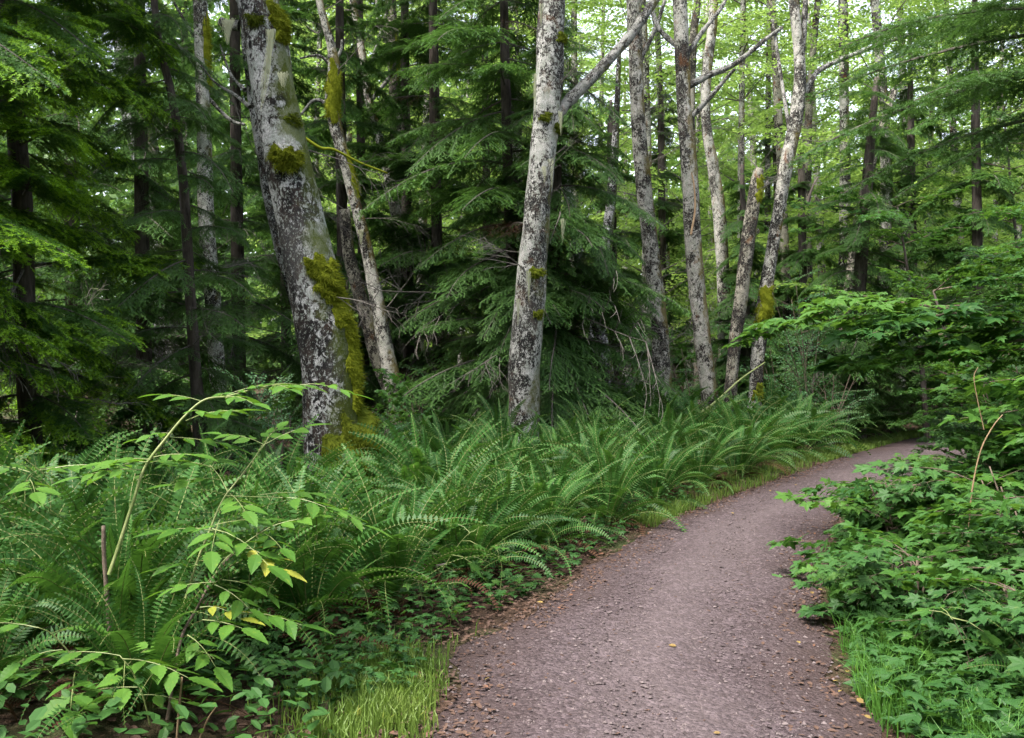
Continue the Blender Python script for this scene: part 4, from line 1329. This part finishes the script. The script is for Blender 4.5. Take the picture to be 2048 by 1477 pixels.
right_low = [  # x, y, height, n, scale, label
    (2.72, 6.9, 0.75, 22, 0.66, 'leafy berry shrub leaning over the right path edge, nearest the gravel'),
    (3.05, 7.5, 0.52, 20, 0.66, 'berry shrub tucked behind the one nearest the gravel'),
    (3.3, 6.3, 0.80, 20, 0.70, 'berry shrub behind the pale curved cane at the right'),
    (3.0, 5.5, 0.70, 18, 0.60, 'low berry shrub above the right grass verge'),
    (2.55, 4.9, 0.42, 16, 0.55, 'knee-high berry shrub beside the single big pale leaf'),
    (3.7, 5.3, 0.95, 18, 0.75, 'berry shrub at the right edge, below the maple'),
    (3.5, 7.6, 0.55, 22, 0.75, 'shoulder-high berry shrub where the path narrows'),
    (4.3, 7.0, 1.35, 22, 0.85, 'tall berry shrub at the right edge, middle height of the picture'),
    (4.4, 8.8, 0.45, 22, 0.80, 'berry shrub overhanging the path before the bend'),
    (5.2, 8.2, 1.0, 22, 0.95, 'tall dense berry shrub right of the bend'),
    (5.6, 10.0, 0.55, 20, 0.80, 'berry shrub beyond the narrowest part of the path'),
    (6.0, 10.2, 1.1, 22, 1.0, 'broad berry shrub far right of the bend'),
    (7.2, 12.0, 0.6, 18, 0.85, 'far berry shrub close to where the path vanishes'),
    (2.75, 4.3, 0.42, 16, 0.55, 'low berry shrub in the lower right corner'),
    (2.35, 5.7, 0.45, 16, 0.55, 'low berry shrub between the right grass and the shrub nearest the gravel'),
    (8.9, 16.2, 1.2, 18, 0.9, 'dark shrub just right of the vanishing path'),
    (7.8, 13.6, 1.1, 18, 1.0, 'dark leafy shrub behind the far right berry shrubs')]
for k, (x, y, h, n, s, lab) in enumerate(right_low):
    shrub('berry_shrub', x, y, lab, BERRY, int(n * 2.7), h, s * (0.72 if h < 0.72 and y > 7 else 1.08), 300 + k, 'berry shrubs right of the path', stems=5, el=(-0.15, 0.18) if h < 0.90 else (-0.1, 0.45))
shoot('dry_cane', 'pale curved dry cane standing among the right berry shrubs', [([(1938, 1130), (1938, 1050), (1946, 970), (1962, 900), (1985, 855), (2005, 830)], 5.9, 0.009, 0.004, 'stem_tan', 0)], [], 'stalk')
shoot('dry_cane', 'thin pale hooked cane above the right berry shrubs', [([(1968, 860), (1955, 800), (1948, 755), (1956, 735)], 6.6, 0.005, 0.003, 'stem_tan', 0)], [], 'stalk')
shoot('berry_plant', 'single large pale lobed leaf on a dark stem in the right verge', [([(1945, 1345), (1930, 1290), (1912, 1250), (1905, 1235)], 4.6, 0.004, 0.002, 'stem_brown', 0)],
      [(1905, 1236, 4.6, -60, -15, 1.6), (1906, 1236, 4.6, 170, 10, 1.1), (1905, 1240, 4.6, 100, 15, 1.0)], 'plant', None, BLEAF)


def maple(x, y, h, label, n, seed, az, sc=1.1, zlo=0.9, meshes=None, group='maples at the right'):
    r = random.Random(seed)
    base = Vector((x, y, float(gh(x, y))))
    e = empty('vine_maple', base, label, 'tree', group)
    P = [base + Vector((0, 0, -.05)), base + Vector((-.15, 0, h * .4)), base + Vector((-.5, .1, h))]
    me, S = trunk_mesh(P, [.05, .04, .012], base, M['conifer_bark'], seed, 10)
    link('trunk', me, e)
    for k in range(n):
        z = zlo + (h - zlo) * (k + r.random()) / n
        p, q = at_height(S, z)
        link('leafy_branch', r.choice(meshes or MAPLE), e, p - base, (r.uniform(-.25, .25), -r.uniform(-.05, .35), r.uniform(*az)), sc * r.uniform(.7, 1.15))
    return e, base, S


e, b, S = maple(5.0, 7.6, 2.5, 'vine maple at the right edge whose level branch reaches over the path', 6, 401, (PI - 1.4, PI + 1.4), 0.85, 1.5)
for p0, az, sc, el in (((2230, 690), PI - .05, 1.45, .02), ((2180, 640), PI + .1, 1.1, .02), ((2180, 665), PI - .25, 1.1, 0), ((2080, 650), PI + .25, 1.2, .05), ((1900, 640), PI - .1, 1.1, 0.0), ((1960, 620), PI + .3, 1.1, .05), ((2000, 690), PI + .4, .9, -.05)):
    P = px(*p0, 8.0)
    link('leafy_branch', MAPLE[int(sc * 10) % 6], e, P - b, (0.05, -el, az), sc)
maple(6.4, 9.8, 2.5, 'vine maple behind the one with the level branch', 18, 402, (PI - 1.8, PI + 1.6), 0.95, 0.8, FINE)
maple(5.9, 12.5, 2.4, 'vine maple in the shade left of the broken-topped hemlock end of the path', 26, 403, (0, 6.28), 0.9, 0.7, FINE)
maple(8.0, 12.5, 3.3, 'vine maple in the middle of the right thicket', 36, 404, (0, 6.28), 1.1, 0.8, FINE)
maple(9.4, 15.5, 4.6, 'tall vine maple at the back of the right thicket', 40, 405, (0, 6.28), 1.2, 0.8, FINE)
maple(7.4, 17.5, 4.2, 'vine maple closing the view at the end of the path', 30, 406, (0, 6.28), 1.1, 0.7, FINE)
maple(10.5, 20.0, 7.0, 'farthest vine maple beyond the bend', 40, 407, (0, 6.28), 1.3, 0.8, FINE)

for k, (x, y, h, lab) in enumerate(((4.25, 8.1, 1.15, 'fine-leaved shrub at the right edge under the level maple branch'), (4.75, 9.3, 1.3, 'fine-leaved shrub beside the pale curved cane'), (5.7, 12.0, 1.5, 'fine-leaved shrub at the inside of the bend'), (5.3, 9.9, 1.4, 'fine-leaved shrub behind the hooked cane'), (6.6, 11.2, 2.0, 'tall fine-leaved shrub under the level maple branch'), (7.2, 13.2, 2.2, 'tall fine-leaved shrub behind the bend'))):
    shrub('fine_leaved_shrub', x, y, lab, FINE, 30, h, 0.62, 350 + k, 'fine-leaved shrubs', stems=6, el=(-0.1, 0.4))

# pale small-leaved bush and dark understorey behind the fern belt
pale = [(1620, 17.2, 2.9, 26, 1.0, 'pale round-leaved bush behind the leaning white trunk'), (1690, 18.5, 2.4, 20, .9, 'pale round-leaved bush left of the broken-topped hemlock'), (1560, 18.6, 1.6, 16, .8, 'low pale bush between the snag and the far ferns'),
        (1660, 16.6, 1.3, 16, .7, 'low pale bush right behind the far ferns'), (1770, 19.5, 1.6, 16, .9, 'low pale bush at the head of the path')]
for k, (x, d, h, n, s, lab) in enumerate(pale):
    P = px(x, 700, d)
    shrub('huckleberry_bush', P.x, P.y, lab, SMALL, n, h, s, 440 + k, 'pale small-leaved bushes')
under = [(1390, 17.8, 1.6), (1350, 18.5, 1.5), (1250, 17.0, 1.1), (1440, 19.0, 1.5), (840, 13.5, .9), (920, 14.5, .9), (760, 12.5, .8), (540, 11.5, .9), (470, 10.6, .8), (560, 9.6, .8), (300, 10.5, .8), (740, 10.9, .7), (150, 9.5, .8)]
ulab = ['leafy bush between the two nearest pale trunks', 'leafy bush behind the right hemlock foot', 'low bush under the right hemlock boughs', 'leafy bush left of the broken snag', 'low bush in the gloom under the dark hemlock', 'low bush at the foot of the tall dark hemlock',
        'low bush right of the leaning trunk', 'low bush behind the leaning trunk', 'low bush left behind the leaning trunk', 'low bush against the left side of the leaning trunk', 'low bush under the young hemlock', 'low bush at the right foot of the leaning trunk', 'low bush under the fir']
for k, (x, d, h) in enumerate(under):
    P = px(x, 700, d)
    shrub('understorey_bush', P.x, P.y, ulab[k], SMALL if k % 2 else BERRY, 12, h, .7, 460 + k, 'understorey bushes')


# ------------------------------------------------------------------ ground layer
def blades(name, pts, h, mat, seed, label, cat, w=0.0035, lean=0.5):
    r = np.random.RandomState(seed)
    n = len(pts)
    P = np.stack([pts[:, 0], pts[:, 1], gh(pts[:, 0], pts[:, 1])], -1)
    a = r.rand(n) * 6.28
    hh = h * (0.45 + 0.75 * r.rand(n))
    ln = lean * r.rand(n) * hh
    D = np.stack([np.cos(a), np.sin(a), 0 * a], -1)
    b = r.rand(n) * 6.28
    W = np.stack([np.cos(b), np.sin(b), 0 * b], -1) * w
    up = np.array([0, 0, 1.0])
    m = P + D * (ln * .3)[:, None] + up * (hh * .6)[:, None]
    t = P + D * ln[:, None] * 1.2 + up * hh[:, None] * (1 - 0.25 * (ln / hh))[:, None]
    V = np.stack([P - W, P + W, m + W * .8, m - W * .8, t], 1).reshape(-1, 3)
    k = np.arange(n)[:, None] * 5
    F = np.concatenate([k + np.array([[0, 1, 2]]), k + np.array([[0, 2, 3]]), k + np.array([[3, 2, 4]])])
    return tag(link(name, np_mesh(name, V, F, mat)), label, cat, kind='stuff')


def verge_points(n, y0, y1, o0, o1, side, seed, clump=0.0):
    r = np.random.RandomState(seed)
    y = y0 + (y1 - y0) * r.rand(n) ** 1.2
    o = o0 + (o1 - o0) * r.rand(n)
    x = np.where(side < 0, path_l(y) - o * 1.16, path_r(y) + o * 1.16)
    P = np.stack([x, y], -1)
    if clump:
        keep = (np.sin(P[:, 0] * 7.3 + seed) * np.cos(P[:, 1] * 5.1 + seed * 2) + 0.6 * r.randn(n)) > clump
        P = P[keep]
    return P


r0 = np.random.RandomState(3)
gp = np.stack([r0.normal(-0.58, 0.19, 6500), r0.normal(4.5, 0.36, 6500)], -1)
gp = gp[np.sin(gp[:, 0] * 11 + 1) * np.sin(gp[:, 1] * 9) + 0.7 * r0.randn(len(gp)) > -0.35]
gp = gp[(path_dist(gp[:, 0], gp[:, 1]) > -0.03 + 0.12 * r0.rand(len(gp))) & (gp[:, 1] < 5.75 - 0.4 * r0.rand(len(gp))) & (gp[:, 0] > -1.75)]
blades('grass', gp, 0.11, M['grass'], 1, 'yellow-green grass tuft patch beside the near left path edge', 'grass')
blades('grass', verge_points(9000, 9.0, 14.5, 0.0, 0.5, -1, 5, 0.25), 0.13, M['grass'], 2, 'short grass at the foot of the ferns along the left path edge', 'grass')
blades('grass', verge_points(5000, 14.5, 21, 0.0, 0.6, -1, 7, 0.0), 0.09, M['grass'], 9, 'sunlit grass verge at the far bend', 'grass', 0.006)
blades('grass', verge_points(9000, 3.3, 6.6, 0.06, 0.5, 1, 6, 0.35), 0.22, M['grass_green'], 3, 'long green grass along the right path edge', 'grass', 0.003, 0.9)


def small_leaves(name, pts, z, size, mat, seed, label, cat, tilt=0.5, shape=DIAMOND):
    r = np.random.RandomState(seed)
    n = len(pts)
    C = np.stack([pts[:, 0], pts[:, 1], gh(pts[:, 0], pts[:, 1]) + z[0] + (z[1] - z[0]) * r.rand(n) ** 1.5], -1)
    a = r.rand(n) * 6.28
    d = np.stack([np.cos(a), np.sin(a), tilt * r.randn(n) * .6], -1)
    d /= np.linalg.norm(d, axis=1)[:, None]
    u = np.stack([tilt * r.randn(n) * .6, tilt * r.randn(n) * .6, np.ones(n)], -1)
    s = np.cross(u, d)
    s /= np.linalg.norm(s, axis=1)[:, None]
    nn = np.cross(d, s)
    sz = (size * (0.55 + 0.8 * r.rand(n)))[:, None, None]
    T = np.array(shape[0])
    V = C[:, None] + sz * (T[None, :, 0:1] * d[:, None] + T[None, :, 1:2] * s[:, None] + T[None, :, 2:3] * nn[:, None])
    m = len(T)
    tris = []
    for f in shape[1]:
        for k in range(1, len(f) - 1):
            tris.append((f[0], f[k], f[k + 1]))
    F = (np.arange(n)[:, None, None] * m + np.array(tris)[None]).reshape(-1, 3)
    return tag(link(name, np_mesh(name, V.reshape(-1, 3), F, mat)), label, cat, kind='stuff')


small_leaves('ground_cover', np.concatenate([verge_points(3600, 4.4, 11, 0.12, 1.4, -1, 11, 0.0)]), (0.02, 0.18), 0.06, M['maple_dark'], 12, 'small green plants on the soil under the left ferns', 'ground cover', 0.45, PALM_SIMPLE)
small_leaves('ground_cover', verge_points(3600, 3.4, 9, 0.10, 1.0, 1, 13, 0.0), (0.02, 0.22), 0.085, M['maple_dark'], 14, 'small green plants carpeting the right verge', 'ground cover', 0.45, PALM_SIMPLE)
rr = np.random.RandomState(15)
lp = np.stack([rr.uniform(-3.2, -0.75, 1500), rr.uniform(3.5, 5.6, 1500)], -1)
small_leaves('ground_cover', lp, (0.02, 0.26), 0.075, M['maple_dark'], 31, 'dense low green plants in the dark left corner', 'ground cover', 0.5, OVAL)
dp = np.stack([rr.uniform(-.5, 6, 2600), rr.uniform(3.3, 14, 2600)], -1)
dp = dp[path_dist(dp[:, 0], dp[:, 1]) < -0.05]
fp = np.stack([rr.uniform(-9, 9, 9000), rr.uniform(3.6, 24, 9000)], -1)
fp = fp[path_dist(fp[:, 0], fp[:, 1]) > 0.9]
small_leaves('undergrowth', fp, (0.02, 0.35), 0.07, M['maple_dark'], 16, 'loose leafy undergrowth on the shaded forest floor', 'undergrowth', 0.5, OVAL)
lt = np.concatenate([verge_points(9000, 3.5, 15, -0.28, 0.7, -1, 17, -0.6), verge_points(3000, 3.5, 10, -0.35, 0.4, 1, 18, -0.4)])
small_leaves('leaf_litter', lt, (0.010, 0.03), 0.032, M['litter'], 19, 'brown leaf litter strewn along both path edges', 'leaf litter', 0.35, OVAL)
lf = np.stack([rr.uniform(-7, 7, 9000), rr.uniform(3.5, 14, 9000)], -1)
lf = lf[path_dist(lf[:, 0], lf[:, 1]) > 0.3]
small_leaves('leaf_litter', lf, (0.0, 0.03), 0.06, M['litter'], 20, 'brown dead leaves on the floor below the ferns', 'leaf litter', 0.4, OVAL)


small_leaves('leaf_litter', dp, (0.034, 0.042), 0.020, M['litter'], 33, 'bits of bark and leaf scattered over the gravel', 'leaf litter', 0.2, OVAL)


def build_gravel():
    r = np.random.RandomState(21)
    n = 13000
    y = 3.2 + 11 * r.rand(n) ** 2.0
    u = r.uniform(-1.02, 1.02, n)
    l, q = path_l(y), path_r(y)
    x = (l + q) / 2 + u * (q - l) / 2
    z = 0.006 + 0.03 * (1 - u * u)
    s = 0.0035 + 0.009 * r.rand(n) ** 4.0
    T = np.array([(1, 0, 0), (-1, 0, 0), (0, 1, 0), (0, -1, 0), (0, 0, .7), (0, 0, -.7)])
    a = r.rand(n) * 6.28
    sx = s * r.uniform(.7, 1.3, n)
    V = np.empty((n, 6, 3))
    jit = 1 + 0.3 * r.randn(n, 6)
    for k in range(6):
        tx, ty, tz = T[k]
        V[:, k, 0] = x + (np.cos(a) * tx * sx - np.sin(a) * ty * s) * jit[:, k]
        V[:, k, 1] = y + (np.sin(a) * tx * sx + np.cos(a) * ty * s) * jit[:, k]
        V[:, k, 2] = z + 0.25 * s + tz * s
    TF = np.array([(0, 2, 4), (2, 1, 4), (1, 3, 4), (3, 0, 4), (2, 0, 5), (1, 2, 5), (3, 1, 5), (0, 3, 5)])
    F = (np.arange(n)[:, None, None] * 6 + TF[None]).reshape(-1, 3)
    tag(link('gravel', np_mesh('gravel', V.reshape(-1, 3), F, M['stone'])), 'loose small stones on the path surface', 'gravel', kind='stuff')


build_gravel()

# single fallen leaves one can pick out on the path
def fallen_mesh(seed):
    mb = MB()
    r = random.Random(seed)
    put_leaf(mb, OVAL, Vector((-.5, 0, 0)), Vector((1, 0, 0.15)), Vector((r.uniform(-.4, .4), r.uniform(-.4, .4), 1)), 1.0, 0)
    return mb.mesh('fallen_leaf', [M['yellow_leaf']])


FL = [fallen_mesh(s) for s in range(4)]
spots = [(1345, 1298), (1597, 1291), (1434, 1474), (1585, 1140), (1560, 1228), (1627, 1222), (1303, 1183), (1687, 1312), (1695, 1345), (1680, 1385), (1735, 1437), (1624, 1188), (1647, 1222), (1090, 1247), (975, 1360), (1470, 1021), (1465, 1030), (1592, 973), (1700, 1300), (1672, 1365), (940, 1470), (1660, 1278), (1720, 1405), (1540, 985), (1412, 1030), (1080, 1207), (1180, 1200), (1640, 1181)]
for k, (x, y) in enumerate(spots):
    d = FPX * (EYE - 0.03) / (y - HZ)
    P = px(x, y, d)
    left = x < 1300
    edge = x > 1600
    lab = 'small yellow leaf lying near the left path edge' if left else 'small yellow leaf lying along the right path edge' if edge else 'small yellow leaf lying out on the open gravel'
    o = link('fallen_leaf', FL[k % 4], None, (P.x, P.y, 0.045 if not (left or edge) else 0.035), (rf.uniform(-.2, .2), rf.uniform(-.2, .2), rf.uniform(0, 6.28)), rf.uniform(.030, .058))
    tag(o, lab, 'leaf', 'yellow leaves fallen on the path')

# dead sticks
def stick(pts, r0, r1, label, mat='dead_twig', d=None):
    W = [px(x, y, dd) for x, y, dd in pts]
    base = W[0].copy()
    S = spline([(*p, r0 + (r1 - r0) * i / (len(W) - 1)) for i, p in enumerate(W)], 6)
    mb = MB()
    mb.tube([Vector(s[:3]) - base for s in S], [s[3] for s in S], 7)
    tag(link('fallen_branch', mb.mesh('fallen_branch', [M[mat]], True), None, base), label, 'branch')


stick([(715, 1168, 6.6), (790, 1150, 6.7), (860, 1135, 6.8), (925, 1122, 6.9)], 0.012, 0.008, 'grey dead branch lying under the ferns left of the path')
stick([(600, 270, 13.2), (640, 296, 13.3), (668, 300, 13.4), (720, 326, 13.6), (775, 347, 13.8)], 0.024, 0.014, 'mossy branch caught slanting behind the leaning trunk', 'moss')
stick([(1382, 470, 16.0), (1390, 420, 16.2), (1388, 370, 16.3), (1380, 335, 16.4)], 0.02, 0.01, 'orange broken branch leaning on the pale trunk with arching limbs', 'stem_tan')
stick([(1615, 405, 20.0), (1625, 375, 20.1), (1636, 355, 20.2)], 0.03, 0.015, 'short black broken branch against the bright canopy', 'conifer_bark')
stick([(1380, 840, 15.0), (1430, 805, 15.1), (1480, 760, 15.3), (1530, 725, 15.5)], 0.02, 0.01, 'bare pale branch slanting over the far ferns', 'stem_green')
